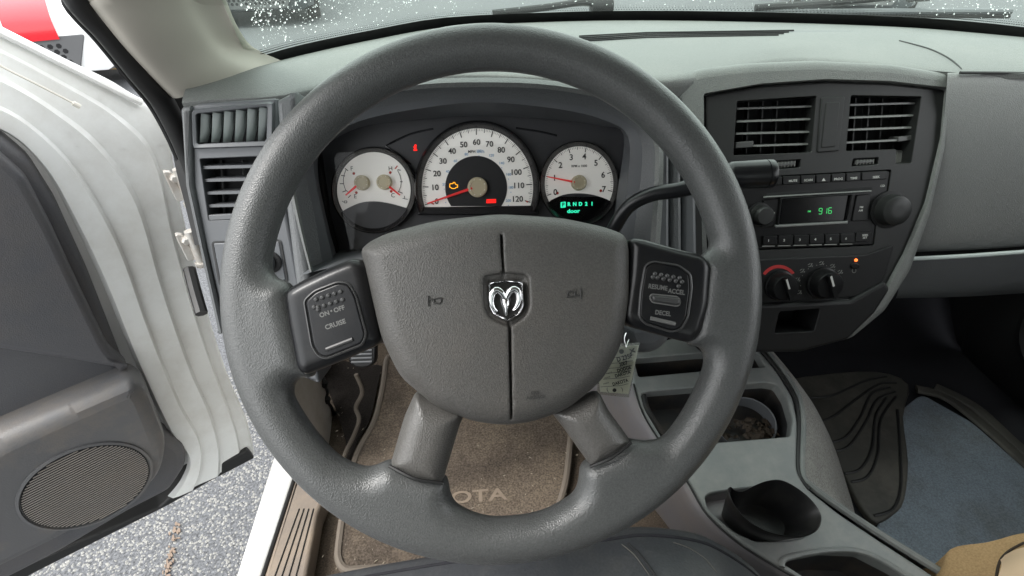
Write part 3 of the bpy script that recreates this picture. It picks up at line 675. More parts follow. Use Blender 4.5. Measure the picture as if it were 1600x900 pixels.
# hinges between post and door
for (u, v, hh) in ((285, 290, 40), (303, 385, 38)):
    pl = Plane(at(u, v, .735), (.5, -.86, 0)); mb = MB()
    sc = .735/FPX
    slab(mb, pl, rnd([(-16*sc, -hh*.6*sc), (8*sc, -hh*.62*sc), (14*sc, -hh*.5*sc), (10*sc, -hh*.3*sc), (-4*sc, -hh*.3*sc), (-8*sc, hh*.6*sc), (-18*sc, hh*.7*sc)], .004), -.008, 0, .0015, px=False, back=True)
    hg = mb.build('door_hinge', M['metal'], truck)
    c = pl.w(2*sc, 6*sc, .002); mb = MB(); mb.tube([c+np.array((0, 0, -.03)), c+np.array((0, 0, .02))], .0065, 12); mb.tube([c+np.array((0, 0, -.036)), c+np.array((0, 0, -.030))], .0095, 12); mb.build('hinge_pin', M['metal'], hg)
    for q in (0, 14):
        mb = MB().lathe(pl, (q-6)*sc, -hh*.1*sc+hh*.45*sc, [(.0065, -.004), (.0065, .004), (.004, .006)], n=6); mb.build('hinge_bolt', M['metal'], hg)
mb = MB(); mb.tube(smooth_path(G([(296, 420, .74), (305, 455, .73), (315, 490, .72)]), 4), .008, 8); mb.build('door_check', M['seal'], truck)
# ================================================================== driver's door, swung open
door = empty('driver_door', 'open white front door with dark trim panel and round speaker', 'door', tuple(PD.px(200, 700)*np.array((1, 1, 0))+np.array((0, 0, .5))))
inn = [(-240, 205), (-120, 178), (0, 203), (62, 255), (105, 328), (160, 443), (215, 575), (262, 672), (292, 715), (283, 748), (262, 775)]
out = [(-240, -70), (-120, -15), (0, 48), (112, 104), (200, 148), (258, 200), (282, 320), (318, 465), (352, 575), (385, 655), (398, 708)]
mids = [(0, .0), (.04, .010), (.10, .011), (.24, .009), (.27, .002), (.32, .0005), (.52, -.002), (.56, -.009), (.60, -.011), (.80, -.014), (.83, -.019), (.97, -.024), (1.0, -.028), (1.0, -.075)]
mb = MB(); rows = []
I3 = [PD.loc(u, v) for u, v in inn]; O3 = [PD.loc(u, v, -.028) for u, v in out]
for s_, h in mids:
    rows.append([PD.w(*(a*(1-s_)+b*s_), h) for a, b in zip(I3, O3)])
grid_surf(mb, rows, 6, 1); sh = mb.build('door_shell', M['white'], door, smooth=24)
# weather drops and window channel on the shell
mb = MB(); r_ = np.random.default_rng(5)
for _ in range(90):
    i = r_.uniform(3.2, 8.5); q = r_.uniform(.3, .95); k = int(i); f = i-k
    a = I3[k]*(1-f)+I3[k+1]*f; b = O3[k]*(1-f)+O3[k+1]*f; h = np.interp(q, [m[0] for m in mids[:-1]], [m[1] for m in mids[:-1]])
    c = a*(1-q)+b*q; s0 = .0009+.0016*r_.random()**2
    mb.lathe(PD, c[0], c[1], [(s0, h-.0005), (s0*.8, h+s0*.5), (s0*.3, h+s0*.75)], n=8)
mb.build('water_drops', M['drop'], sh, smooth=80, kind='stuff')
mb = MB(); mb.tube(smooth_path([PD.px(u, v, .012) for u, v in ((-160, 10), (-20, 92), (60, 133), (118, 163))], 4), .0012, 8); mb.tube([PD.px(114, 161, .012), PD.px(125, 167, .012)], .003, 8); mb.build('window_channel', material('channel_grime', (.66, .63, .56), .5, var=.3, vscale=40), sh)
mb = MB(); mb.tube(smooth_path([PD.px(u, v, -.02) for u, v in ((-160, -22), (0, 50), (112, 106), (200, 150), (222, 160))], 4), .0045, 8); mb.build('door_edge_bead', M['white'], sh)
mb = MB(); slab(mb, PD, rnd([(250, 792), (296, 748), (388, 703), (399, 716), (330, 752), (264, 790), (60, 893), (-90, 975), (-90, 940)], 4), -.06, -.010, .004, back=True); mb.build('bottom_seal', M['seal'], door)
mb = MB(); slab(mb, PD, [(-230, -60), (0, 60), (190, 150), (250, 215), (300, 470), (380, 705), (262, 775), (-60, 940), (-230, 1000)], -.09, -.05); mb.build('outer_skin', M['white_ext'], door)

# trim panel in three layers
base_o = [(-140, 165), (-70, 180), (0, 212), (45, 250), (88, 318), (140, 432), (198, 580), (245, 668), (292, 700), (294, 728), (268, 768), (200, 803), (90, 868), (-60, 945), (-140, 985)]
mb = MB(); slab(mb, PD, rnd(base_o, 12, 3), -.01, .022, .016, back=True); tp = mb.build('trim_panel', M['door_trim'], door, smooth=45)
up_o = [(-150, 200), (-60, 212), (-2, 240), (40, 278), (78, 350), (128, 458), (170, 545), (205, 581), (120, 566), (0, 548), (-150, 520)]
mb = MB(); slab(mb, PD, rnd(up_o, 10, 3), .01, .040, .010); mb.build('upper_pad', M['door_trim'], door, smooth=45)
lo_o = [(-150, 770), (0, 690), (110, 641), (208, 599), (232, 612), (266, 700), (252, 754), (205, 786), (90, 850), (-60, 925), (-150, 970)]
mb = MB(); slab(mb, PD, rnd(lo_o, [4, 4, 4, 14, 14, 40, 34, 14, 4, 4, 4], 5), .015, .075, .022, steps=3); lp = mb.build('speaker_pod', M['door_trim2'], door, smooth=30)
# speaker: fitted circle on the pod face
hs_ = .0755
c_ = PD.loc(130, 762, hs_); e1 = PD.loc(236, 738, hs_); rr_ = np.linalg.norm(PD.loc(26, 783, hs_)-PD.loc(236, 738, hs_))/2
c_ = (PD.loc(26, 783, hs_)+PD.loc(236, 738, hs_))/2
ry_ = (PD.loc(130, 695, hs_)-PD.loc(130, 828, hs_))[1]/2; cy_ = (PD.loc(130, 695, hs_)[1]+PD.loc(130, 828, hs_)[1])/2
c_[1] = cy_; asp = ry_/rr_
mb = MB().lathe(PD, *c_, [(rr_*1.03, hs_-.006), (rr_*1.03, hs_+.002), (rr_*.985, hs_+.003), (rr_*.965, hs_-.004)], n=64, sy=asp); sp = mb.build('speaker_ring', M['door_trim2'], lp)
mb = MB().lathe(PD, *c_, [(rr_*.96, hs_-.004), (rr_*.96, hs_+.0002)], n=64, sy=asp); mb.build('speaker_backing', M['hole'], lp)
mb = MB(); nb = 36
for k in range(nb):
    y = (-1+2*(k+.5)/nb)*.94; L_ = math.sqrt(max(0, .945**2-y*y)); q = rad(3)
    A = [(-L_, y), (L_, y)]; pts = [PD.w(c_[0]+rr_*(x*math.cos(q)-yy*math.sin(q)), c_[1]+asp*rr_*(x*math.sin(q)+yy*math.cos(q)), hs_+.0012) for x, yy in A]
    mb.tube(pts, rr_*.0125, 6)
mb.build('speaker_grille', material('grille_rib', (.20, .18, .16), .55, dirt=(.24, .20, .16), dirt_amt=.5, dscale=14), lp, kind='stuff')

# ================================================================== dashboard
dash = empty('dashboard', 'worn slate grey dashboard with charcoal centre stack and vents', 'dashboard', (.35, .42, .9))
topb = [(300, 128), (414, 104), (480, 86), (590, 62), (700, 43), (850, 35), (1000, 32), (1200, 35), (1400, 43), (1520, 52), (1680, 68)]
topf = [(284, 157), (345, 152), (432, 147), (525, 128), (640, 116), (750, 112), (880, 117), (1046, 121), (1250, 91), (1496, 111), (1680, 113)]
mb = MB(); B3 = np.array([PT.px(u, v) for u, v in topb]); F3_ = np.array([PT.px(u, v) for u, v in topf]); B3[0] = F3_[0]*.5+B3[1]*.5+np.array((-.03, .02, 0))
rows = [list(B3+np.array((0, .05, -.03))), list(B3)]
for s_ in (.25, .5, .75, .93): rows.append(list(B3*(1-s_)+F3_*s_+np.array((0, 0, .010*math.sin(math.pi*s_)))))
dz_ = np.array([.3, .3, .4, 1, 1, 1, 1, 1, 1, .3, .3])[:, None]
rows += [list(F3_+np.array((0, 0, -.001))), list(F3_+dz_*np.array((0, -.005, -.008))), list(F3_+dz_*np.array((0, -.004, -.03)))]
TOP = grid_surf(mb, rows, 5, 4, flip=True); tpad = mb.build('top_pad', M['dash_top'], dash, smooth=70)
def top_z(p):   # height of the pad at a plan position
    d2 = ((TOP[..., :2]-np.array(p[:2]))**2).sum(-1); return TOP.reshape(-1, 3)[d2.argmin(), 2]
def on_top(u, v, h=0.0):
    z = 1.275
    for _ in range(8):
        d = ray(u, v); p = CAM+d*((z+h-CAM[2])/d[2]); q = TOP.reshape(-1, 3); e = ((q[:, :2]-p[:2])**2).sum(1); i = np.argsort(e)[:6]; w = 1/(e[i]+1e-5); z = (q[i, 2]*w).sum()/w.sum()
    return p
# defroster slot along the windshield and the seams in the pad
o_ = rnd([(905, 57), (1000, 50), (1200, 47), (1330, 48), (1352, 54), (1330, 57), (1200, 56), (1000, 61), (905, 66)], 4)
zz = PT.o[2]; mb = MB(); pl = Plane((0, 0, zz+.008), (0, 0, 1)); slab(mb, pl, o_, -.01, .0015, .001); df = mb.build('defroster_grille', M['dash'], dash)
for k, y in enumerate((52.5, 55, 57.5, 60)):
    mb = MB(); mb.tube([pl.px(905, y+4.5, .002), pl.px(1010, y-1, .002), pl.px(1240-8*k, y-4.5, .002)], .0016, 6); mb.build('defroster_slit', M['hole'], df)
mb = MB(); mb.tube(smooth_path([on_top(u, v) for u, v in ((1405, 64), (1450, 76), (1480, 90), (1497, 103), (1502, 109))], 4), .0013, 6); mb.build('pad_seam', M['seal'], dash)

# binnacle: hood over the cluster, lofted from the front lip to the lens
def pcs(pts, h): return [PC.px(u, v, h) for u, v in pts]
lip = [(484, 425), (462, 340), (447, 262), (447, 200), (520, 150), (640, 127), (750, 121), (870, 127), (975, 152), (1030, 205), (1036, 290), (1030, 400)]
l_in = [(489, 424), (470, 340), (456, 262), (458, 205), (525, 163), (640, 141), (750, 136), (870, 141), (965, 164), (1018, 212), (1022, 290), (1014, 400)]
l_md = [(505, 420), (492, 340), (476, 262), (485, 215), (545, 180), (640, 160), (750, 154), (870, 160), (955, 180), (1000, 215), (1000, 290), (985, 400)]
l_m2 = [(522, 415), (505, 340), (490, 262), (500, 222), (560, 190), (640, 172), (750, 160), (870, 170), (945, 188), (982, 215), (980, 290), (965, 400)]
lens = [(525, 395), (510, 340), (497, 270), (505, 232), (560, 200), (640, 188), (750, 181), (870, 187), (940, 197), (974, 210), (966, 290), (950, 395)]
def op(pts, h, k=4): return [PC.px(u, v, h) for u, v in smooth_path(pts, k)]
mb = MB(); mb.rings([op(lip, .030), op(lip, .085), op([(a*.5+c*.5, b*.5+d*.5) for (a, b), (c, d) in zip(lip, l_in)], .090), op(l_in, .086)], closed=False); mb.build('binnacle_lip', M['dash_top'], dash, smooth=50)
mb = MB(); mb.rings([op(l_in, .086), op(l_in, .060), op(l_md, .052)], closed=False); mb.build('binnacle_hood', M['dash'], dash, smooth=40)
mb = MB(); mb.rings([op(l_md, .052), op(l_m2, .048), op(l_m2, .030), op(lens, .012), op(lens, -.01)], closed=False); mb.build('binnacle_trim', M['dash_smooth'], dash, smooth=40)
# outer skin of the binnacle sides, facing panels
mb = MB(); slab(mb, PC, rnd([(431, 156), (462, 140), (470, 240), (470, 340), (487, 450), (462, 450), (443, 300)], 5), -.05, .050, .006); mb.build('binnacle_cheek', M['dash'], dash)
mb = MB(); slab(mb, PC, rnd([(1018, 200), (1046, 205), (1046, 420), (1010, 420)], 3), -.03, .048, .004); mb.build('binnacle_cheek', M['dash_smooth'], dash)
mb = MB(); slab(mb, PC, rnd([(1047, 175), (1064, 200), (1066, 420), (1047, 420)], 3), -.03, .040, .004); mb.build('trim_strip', M['dash'], dash)
mb = MB(); slab(mb, PC, rnd([(1067, 190), (1086, 200), (1090, 430), (1067, 430)], 3), -.03, .036, .004); mb.build('trim_strip', M['dash_smooth'], dash)
mb = MB(); slab(mb, PC, [(1040, 205), (1094, 205), (1099, 480), (1040, 480)], -.06, -.012, .0); mb.build('dash_infill', M['bezel'], dash, smooth=0)
mb = MB(); rows = [pcs(((470, 430), (560, 412), (780, 400), (1030, 405)), .088), pcs(((500, 408), (570, 396), (780, 390), (1000, 395)), .040), pcs(((525, 392), (600, 388), (780, 385), (955, 392)), .0)]
grid_surf(mb, rows, 4, 3, flip=True); mb.build('binnacle_shelf', M['dash_smooth'], dash, smooth=60)

# left end: vent housing with demister slot, air vent and lamp switch
vo = [(281, 170), (290, 162), (432, 153), (432, 190), (442, 300), (468, 440), (500, 600), (385, 560), (348, 520), (318, 400), (292, 290)]
dem = rnd([(306, 178), (418, 166), (416, 220), (308, 225)], 3)
ven = rnd([(312, 248), (430, 243), (440, 340), (326, 345)], 3)
lsw = rnd([(333, 380), (436, 377), (447, 438), (345, 445)], 3)
mb = MB(); slab(mb, PV, rnd(vo, 4), -.05, 0, .004, holes=[dem, ven], hd=.03); mb.build('end_panel', M['dash_smooth'], dash)
mb = MB(); P = [PV.px(u, v, .001) for u, v in ((298, 166), (302, 290), (325, 400), (353, 520))]; mb.tube(smooth_path(P, 5), .0012, 6); mb.build('end_seam', M['seal'], dash)
mb = MB(); slab(mb, PV, rnd([(281, 168), (297, 164), (300, 290), (322, 400), (350, 520), (340, 525), (312, 400), (288, 290)], 3), -.05, .006, .005); mb.build('end_cap', M['dash'], dash)
dv = MB(); slab(dv, PV, rnd([(302, 174), (424, 162), (422, 226), (304, 230)], 3), -.06, -.028); dvo = dv.build('demister_vent', M['hole'], dash, smooth=0)
fr_ = MB(); L0 = [PV.px(u, v, .0) for u, v in resample(rnd([(297, 171), (428, 158), (427, 229), (300, 233)], 4), 60)]; L1 = [PV.px(u, v, .005) for u, v in resample(rnd([(300, 173), (425, 161), (424, 227), (303, 231)], 4), 60)]; L2 = [PV.px(u, v, .004) for u, v in resample(rnd([(305, 177), (419, 165), (417, 221), (307, 226)], 3), 60)]; L3 = [PV.px(u, v, -.01) for u, v in resample(rnd([(306, 178), (418, 166), (416, 220), (308, 225)], 3), 60)]
d_ = fr_.rings([L0, L1, L2, L3][::-1]); fr_.build('vent_frame', M['dash_smooth'], dvo)
for k in range(6):
    x = 312+k*18.2; yt = 178-.11*(x-306); mb = MB()
    rows = [[PV.px(x+2, yt, -.003), PV.px(x+15, yt+2, -.007), PV.px(x+18, yt+3, -.015)], [PV.px(x+1, yt+26, -.002), PV.px(x+13, yt+27, -.007), PV.px(x+17, yt+28, -.015)], [PV.px(x, 223-.02*(x-306), -.001), PV.px(x+4, 223, -.006), PV.px(x+12, 223, -.015)]]
    grid_surf(mb, rows, 3, 4, flip=True); mb.build('slat', M['greyslat'], dvo, smooth=60)
av = MB(); slab(av, PV, rnd([(308, 244), (434, 239), (444, 344), (322, 349)], 3), -.06, -.028); avo = av.build('air_vent', M['hole'], dash, smooth=0)
for k in range(5):
    y = 262+k*20; x0 = 313+k*2.4; mb = MB()
    a, b = PV.px(x0, y, -.004), PV.px(437+k, y-3, -.004); a2, b2 = PV.px(x0, y-4, -.022), PV.px(437+k, y-7, -.022); t_ = PV.ey*.0016
    mb.add([a-t_, b-t_, b2-t_, a2-t_, a+t_, b+t_, b2+t_, a2+t_], [(0, 1, 5, 4), (4, 5, 6, 7), (0, 3, 2, 1), (0, 4, 7, 3), (1, 2, 6, 5)]); mb.build('slat', M['dash_smooth'], avo, smooth=0)
for k in range(3):
    mb = MB(); x = 345+k*34; mb.tube(smooth_path([PV.px(x, 250, -.024), PV.px(x+3, 290, -.021), PV.px(x+6, 343, -.024)], 3), .0013, 6); mb.build('vane', M['slat'], avo)
mb = MB(); slab(mb, PV, rnd([(322, 336), (392, 333), (395, 341), (326, 345)], 2), -.015, -.001, .001); mb.build('vent_tab', M['dash_smooth'], avo)
mb = MB(); slab(mb, PV, lsw, -.01, .002, .0015); so = mb.build('lamp_switch_panel', M['dash_smooth'], dash)
mb = MB(); strip(mb, PV, [tuple(p) for p in inset(ccw(np.array(lsw)), -1.5)], 3, .0012, closed=True); mb.build('panel_gap', M['seal'], so, smooth=0)
c = PV.loc(424, 409); mb = MB().lathe(PV, *c, [(.0125, .0), (.0125, .004), (.011, .0045)], n=28); mb.build('switch_recess', M['black'], so)
mb = MB().lathe(PV, *c, [(.0085, .0), (.0085, .010), (.006, .013)], n=24, sx=.7, sy=1.2); mb.build('lamp_knob', M['dash_smooth'], so)
# knee panel under the column and the column shroud
pkn = reclined(PV.px(420, 445, -.02), 10)
mb = MB(); slab(mb, pkn, [(345, 440), (1070, 418), (1070, 520), (960, 560), (580, 540), (400, 560)], -.03, 0, .01); mb.build('knee_panel', M['dash'], dash)
mb = MB(); ax = -PW.n
for s_, nm in ((1, 'column_shroud'),):
    prof = [(-.03, .045), (-.05, .062), (-.16, .075), (-.21, .08)]
    mb.rings([[PW.w(.004+r*1.15*math.cos(q), -.022+r*.95*math.sin(q), h) for q in np.linspace(0, 2*math.pi, 40, endpoint=False)] for h, r in prof][::-1], cap0=True, cap1=True)
    mb.build(nm, M['dash_smooth'], dash, smooth=50)
mb = MB(); c = at(1012, 532, .47); pq = Plane(c, (.1, -.8, .35)); slab(mb, pq, smooth_loop([(975, 505), (1050, 500), (1052, 530), (1030, 552), (1000, 556), (978, 545)], 3), -.05, 0, .012); mb.build('ignition_shroud', M['dash_smooth'], dash, smooth=60)

# centre stack: padded surround and charcoal bezel with openings
hood_o = [(1046, 122), (1100, 105), (1180, 96), (1280, 92), (1400, 98), (1486, 112), (1494, 128), (1484, 230), (1460, 335), (1428, 425), (1388, 488), (1335, 532), (1250, 548), (1098, 548), (1086, 400), (1064, 240)]
bez_o = [(1103, 149), (1190, 134), (1290, 127), (1390, 130), (1479, 140), (1472, 215), (1448, 315), (1414, 395), (1384, 450), (1350, 494), (1318, 524), (1250, 538), (1112, 540), (1108, 400), (1104, 270)]
bez_h = [tuple(p) for p in inset(ccw(np.array(bez_o, float))[::1], -3.0)]
hood_hole = bez_h
mb = MB(); slab(mb, PS_, rnd(hood_o, 8), -.09, .012, .012, holes=[rnd(hood_hole, 4)], hd=.05); mb.build('stack_surround', M['dash_top'], dash, smooth=45)
v1 = rnd([(1152, 158), (1276, 150), (1268, 238), (1146, 243)], 3); v2 = rnd([(1330, 149), (1440, 151), (1424, 255), (1400, 256), (1401, 233), (1322, 236)], 3)
w1 = rnd([(1207, 252), (1251, 249), (1250, 262), (1206, 265)], 2); w2 = rnd([(1333, 248), (1373, 246), (1372, 257), (1331, 260)], 2)
rad_o = rnd([(1120, 280), (1393, 265), (1388, 300), (1372, 335), (1366, 384), (1118, 394)], 4)
poc = rnd([(1218, 487), (1282, 482), (1272, 518), (1210, 521)], 3)
mb = MB(); slab(mb, PS_, rnd(bez_o, 5), -.05, .006, .003, holes=[v1, v2, w1, w2, rad_o, [(1212, 480), (1288, 475), (1278, 522), (1204, 526)]], hd=.02); bz = mb.build('stack_bezel', M['bezel'], dash, smooth=35)
mb = MB(); slab(mb, PS_, rnd([(1104, 478), (1200, 476), (1330, 470), (1384, 440), (1392, 452), (1368, 490), (1326, 531), (1250, 551), (1096, 552)], 4), -.05, .0145, .005, holes=[poc], hd=.05); mb.build('stack_lower', M['black'], dash, smooth=35)
mb = MB(); slab(mb, PS_, [(1095, 140), (1490, 130), (1470, 260), (1390, 450), (1330, 525), (1100, 545)], -.06, -.045); mb.build('stack_back', M['hole'], dash, smooth=0)
def stack_vent(rows, vanes, tab):
    x0, y0, x1, y1 = rows[0]
    mb = MB(); cx = sum(r[0]+r[2] for r in rows)/2/len(rows); cy = sum(r[1]+r[3] for r in rows)/2/len(rows)
    slab(mb, PS_, [(cx-68, cy-62), (cx+68, cy-66), (cx+62, cy+58), (cx-74, cy+60)], -.042, -.036); vo_ = mb.build('air_vent', M['hole'], dash, smooth=0)
    for (a0, b0, a1, b1) in rows:
        mb = MB(); t_ = PS_.ey*.0011; A, B = PS_.px(a0, b0, -.003), PS_.px(a1, b1, -.003); A2, B2 = PS_.px(a0, b0-1, -.018), PS_.px(a1, b1-1, -.018)
        mb.add([A-t_, B-t_, B2-t_, A2-t_, A+t_, B+t_, B2+t_, A2+t_], [(0, 1, 5, 4), (4, 5, 6, 7), (0, 3, 2, 1), (0, 4, 7, 3), (1, 2, 6, 5)]); mb.build('slat', M['glint_grey'], vo_, smooth=0)
    for (a0, b0, a1, b1) in vanes:
        mb = MB(); A, B = PS_.px(a0, b0, -.024), PS_.px(a1, b1, -.024); w_ = PS_.ex*.0009; d_ = PS_.n*-.010
        mb.add([A-w_, A+w_, B+w_, B-w_, A-w_+d_, A+w_+d_, B+w_+d_, B-w_+d_], [(0, 3, 2, 1), (0, 4, 7, 3), (1, 2, 6, 5)]); mb.build('vane', M['bezel'], vo_, smooth=0)
    mb = MB(); slab(mb, PS_, rnd(tab, 2), -.018, -.001, .001); mb.build('vent_tab', M['slat'], vo_)
    return vo_
stack_vent([(1152, 170, 1272, 166), (1151, 190, 1269, 186), (1150, 209, 1267, 206), (1176, 228, 1265, 225)], [(1170+k*22.5, 158, 1166+k*22, 240) for k in range(5)], [(1150, 222), (1178, 220), (1177, 230), (1149, 232)])
stack_vent([(1328, 164, 1436, 161), (1326, 184, 1433, 180), (1324, 203, 1430, 199), (1322, 223, 1404, 219)], [(1338+k*21, 150, 1332+k*21, 236) for k in range(5)], [(1404, 213), (1434, 211), (1433, 218), (1403, 222)])
mb = MB(); slab(mb, PS_, rnd([(1401, 234), (1423, 236), (1421, 256), (1399, 256)], 3), -.03, -.012, .002); mb.build('broken_clip', M['print_dim'], dash)
mb = MB(); slab(mb, PS_, rnd([(1284, 152), (1321, 150), (1312, 236), (1277, 239)], 4), .0, .0078, .0015); cb = mb.build('stack_divider', M['bezel'], dash)
mb = MB(); slab(mb, PS_, rnd([(1291, 160), (1313, 159), (1306, 229), (1283, 231)], 3), .007, .0088, .001); mb.build('divider_inset', M['bezel'], cb)
for q in ([(1214, 253), (1245, 250.5), (1244, 260), (1213, 263)], [(1338, 249.5), (1368, 248), (1367, 256), (1336, 258.5)]):
    mb = MB(); slab(mb, PS_, rnd(q, 3), -.012, .0055, .003); tw = mb.build('thumb_wheel', M['slat'], dash)
    for k in range(6):
        f = (k+.5)/6; a = (q[0][0]+(q[1][0]-q[0][0])*f, q[0][1]+(q[1][1]-q[0][1])*f); b = (q[3][0]+(q[2][0]-q[3][0])*f, q[3][1]+(q[2][1]-q[3][1])*f)
        mb = MB(); mb.tube([PS_.px(*a, .005), PS_.px(*b, .005)], .0006, 5); mb.build('wheel_ridge', M['print_dim'], tw)
mb = MB(); mb.tube(smooth_path([PG.px(u, v, .0) for u, v in ((1500, 113.5), (1560, 114), (1620, 115), (1700, 116))], 3), .0018, 6); mb.build('pad_seam', M['seal'], dash)
# passenger side: airbag cover, groove, bright strip, glovebox
def gpx(pts, h=0): return [PG.px(u, v, h) for u, v in pts]
mb = MB(); rows = [gpx([(1480, 116), (1560, 115), (1700, 117)], -.012), gpx([(1480, 122), (1560, 121), (1700, 123)], 0.0), gpx([(1472, 200), (1560, 200), (1700, 203)], .006), gpx([(1440, 320), (1550, 318), (1700, 312)], .004), gpx([(1425, 388), (1540, 383), (1700, 371)], -.004), gpx([(1425, 392), (1540, 388), (1700, 377)], -.03)]
grid_surf(mb, rows, 4, 4, flip=True); mb.build('airbag_cover', M['airbag'], dash, smooth=60)
mb = MB(); slab(mb, PG, [(1405, 384), (1700, 366), (1700, 392), (1405, 405)], -.06, -.024); mb.build('glovebox_gap', M['bezel'], dash)
mb = MB(); rows = [gpx([(1412, 405), (1500, 400), (1600, 393), (1720, 384)], -.03), gpx([(1412, 404), (1500, 399), (1600, 392), (1720, 383)], .008), gpx([(1411, 409), (1500, 404), (1600, 397), (1720, 388)], .012), gpx([(1406, 440), (1500, 432), (1600, 424), (1720, 412)], .006), gpx([(1402, 460), (1500, 456), (1600, 449), (1720, 440)], -.006), gpx([(1400, 466), (1500, 464), (1600, 458), (1720, 450)], -.04)]
grid_surf(mb, rows, 4, 3, flip=True); gb = mb.build('glovebox_door', M['dash'], dash, smooth=60)
mb = MB(); P = gpx([(1411, 405), (1500, 400.5), (1600, 393.5), (1720, 384.5)], .012); mb.tube(smooth_path(P, 4), .0032, 8); mb.build('glovebox_lip', M['greyslat'], gb)
# ================================================================== instrument cluster
clu = empty('instrument_cluster', 'instrument cluster with three white dials behind the steering wheel', 'instrument cluster', tuple(PC.px(745, 360)))
mb = MB(); slab(mb, PC, rnd([(485, 400), (490, 225), (560, 195), (640, 183), (750, 176), (870, 182), (985, 200), (980, 400)], 8), -.03, 0, .001); mb.build('mask', M['mask'], clu)
mb = MB(); slab(mb, PC, rnd([(486, 300), (498, 232), (512, 330), (528, 398), (512, 398), (496, 345)], 2), -.02, .010, .002); mb.build('mask_edge', M['black'], clu)
def dial_ring(cx, cy, rx, ry, w, h, parent, a0=0, a1=360, name='bezel_ring'):
    mb = MB(); n = 72; full = a1-a0 >= 360; L = []
    for f, hh in ((1.0, .0), (.995, h*.8), (.975, h), (.955, h*.9), (1-w, .002)):
        L.append([PC.px(x, y, hh) for x, y in ell(cx, cy, rx*f, ry*f, a0, a1, n, end=not full)])
    mb.rings(L, closed=full); return mb.build(name, M['ringblk'], parent, smooth=50)
def ticks(mb, cx, cy, rx, ry, a0, a1, n, f0, f1, wpx, h=.0028):
    for k in range(n+1):
        a = a0+(a1-a0)*k/n; P = [ell(cx, cy, rx*f, ry*f, a, a, 1)[0] for f in (f0, f1)]
        strip(mb, PC, [P[0], ((P[0][0]+P[1][0])/2, (P[0][1]+P[1][1])/2), P[1]], wpx, h) if abs(math.sin(rad(a))) > .25 else vstrip(mb, P, wpx, h)
def vstrip(mb, P, wpx, h):
    (x0, y0), (x1, y1) = P; dx, dy = x1-x0, y1-y0; L = math.hypot(dx, dy); nx, ny = -dy/L*wpx/2, dx/L*wpx/2
    q = [(x0+nx, y0+ny), (x1+nx, y1+ny), (x1-nx, y1-ny), (x0-nx, y0-ny)]
    p = ccw(PC.locs(q, h)); mb.add([PC.w(a, b, h) for a, b in p], [(0, 1, 2, 3)])
def ticks(mb, cx, cy, rx, ry, a0, a1, n, f0, f1, wpx, h=.0028):
    for k in range(n+1):
        a = a0+(a1-a0)*k/n; vstrip(mb, [ell(cx, cy, rx*f, ry*f, a, a, 1)[0] for f in (f0, f1)], wpx, h)
def line(mb, pts, wpx, h):
    for p, q in zip(pts[:-1], pts[1:]): vstrip(mb, [p, q], wpx, h)
def hub(cx, cy, r, parent):
    c = PC.loc(cx, cy, .008); R_ = np.linalg.norm(PC.loc(cx+r, cy, .008)-c); mb = MB().lathe(PC, *c, [(R_*1.0, .002), (R_, .0085), (R_*.93, .0095), (R_*.72, .0098), (R_*.68, .0092)], n=40); hb = mb.build('needle_hub', M['hub'], parent)
    mb = MB()
    for k in range(8):
        q = rad(22.5+45*k); mb.lathe(PC, c[0]+R_*.78*math.cos(q), c[1]+R_*.78*math.sin(q), [(R_*.06, .0095), (R_*.05, .0104), (R_*.02, .0107)], n=6)
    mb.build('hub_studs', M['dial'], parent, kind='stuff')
def needle(p0, p1, w0, w1, h, parent):
    a, b = PC.px(*p0, h), PC.px(*p1, h-.003); d = b-a; n_ = np.cross(PC.n, d); n_ /= np.linalg.norm(n_); k = .575/FPX/2
    mb = MB(); vs = []
    for p, w in ((a, w0), (b, w1)):
        for s_, z in ((-1, 0), (1, 0), (.6, .0012), (-.6, .0012)): vs.append(p+n_*s_*w*k+PC.n*z)
    mb.add(vs, [(0, 1, 5, 4), (1, 2, 6, 5), (2, 3, 7, 6), (3, 0, 4, 7), (0, 3, 2, 1), (4, 5, 6, 7)]); return mb.build('needle', M['needle'], parent, smooth=0)
def ttx(mb, s, u, v, hpx, h=.003, rot=0, wide=1.0, bold=0): put_text(mb, s, PC, u, v, hpx, h, rot, wide, bold)

# speedometer
cx, cy, rx, ry = 746, 293, 87, 93.5
face = [p for p in ell(cx, cy, rx, ry, -19, 199, 80, end=True)]
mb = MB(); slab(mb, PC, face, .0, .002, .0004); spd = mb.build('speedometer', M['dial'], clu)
dial_ring(cx, cy, 99, 105, .12, .012, spd, -22, 202)
mb = MB(); slab(mb, PC, ell(cx-2, cy, 48.5, 49.5, -36, 216, 60, end=True), .001, .0032, .0004); mb.build('centre_disc', M['dial_black'], spd)
mb = MB(); slab(mb, PC, rnd([(655, 324), (840, 321), (842, 336), (652, 336)], 2), .0, .006, .0015); mb.build('lower_trim', M['ringblk'], spd)
ink, blue, red = MB(), MB(), MB()
A0, A1 = 197.0, -14.5
ticks(ink, cx, cy, rx, ry, A0, A1, 12, .88, .985, 1.5); ticks(ink, cx, cy, rx, ry, A0, A1, 24, .92, .985, 1.0); ticks(ink, cx, cy, rx, ry, A0, A1, 120, .945, .985, .45)
for k in range(13):
    a = A0+(A1-A0)*k/12; f = .765 if k < 10 else .74; x, y = ell(cx, cy, rx*f, ry*f, a, a, 1)[0]; ttx(ink, str(10*k), x, y+1, 8.6, bold=.02)
for kmh in range(0, 201, 20):
    a = A0+(A1-A0)*kmh/193.1; f = .60; x, y = ell(cx, cy, rx*f, ry*f*.98, a, a, 1)[0]
    if kmh == 100: y -= 2
    ttx(blue, str(kmh), x, y, 4.0, bold=.02); ttx(blue, '.', x, y+4, 9)
ttx(ink, 'MPH', 737, 237, 4.2, bold=.02); ttx(blue, 'km/h', 751, 237, 4.2, bold=.02)
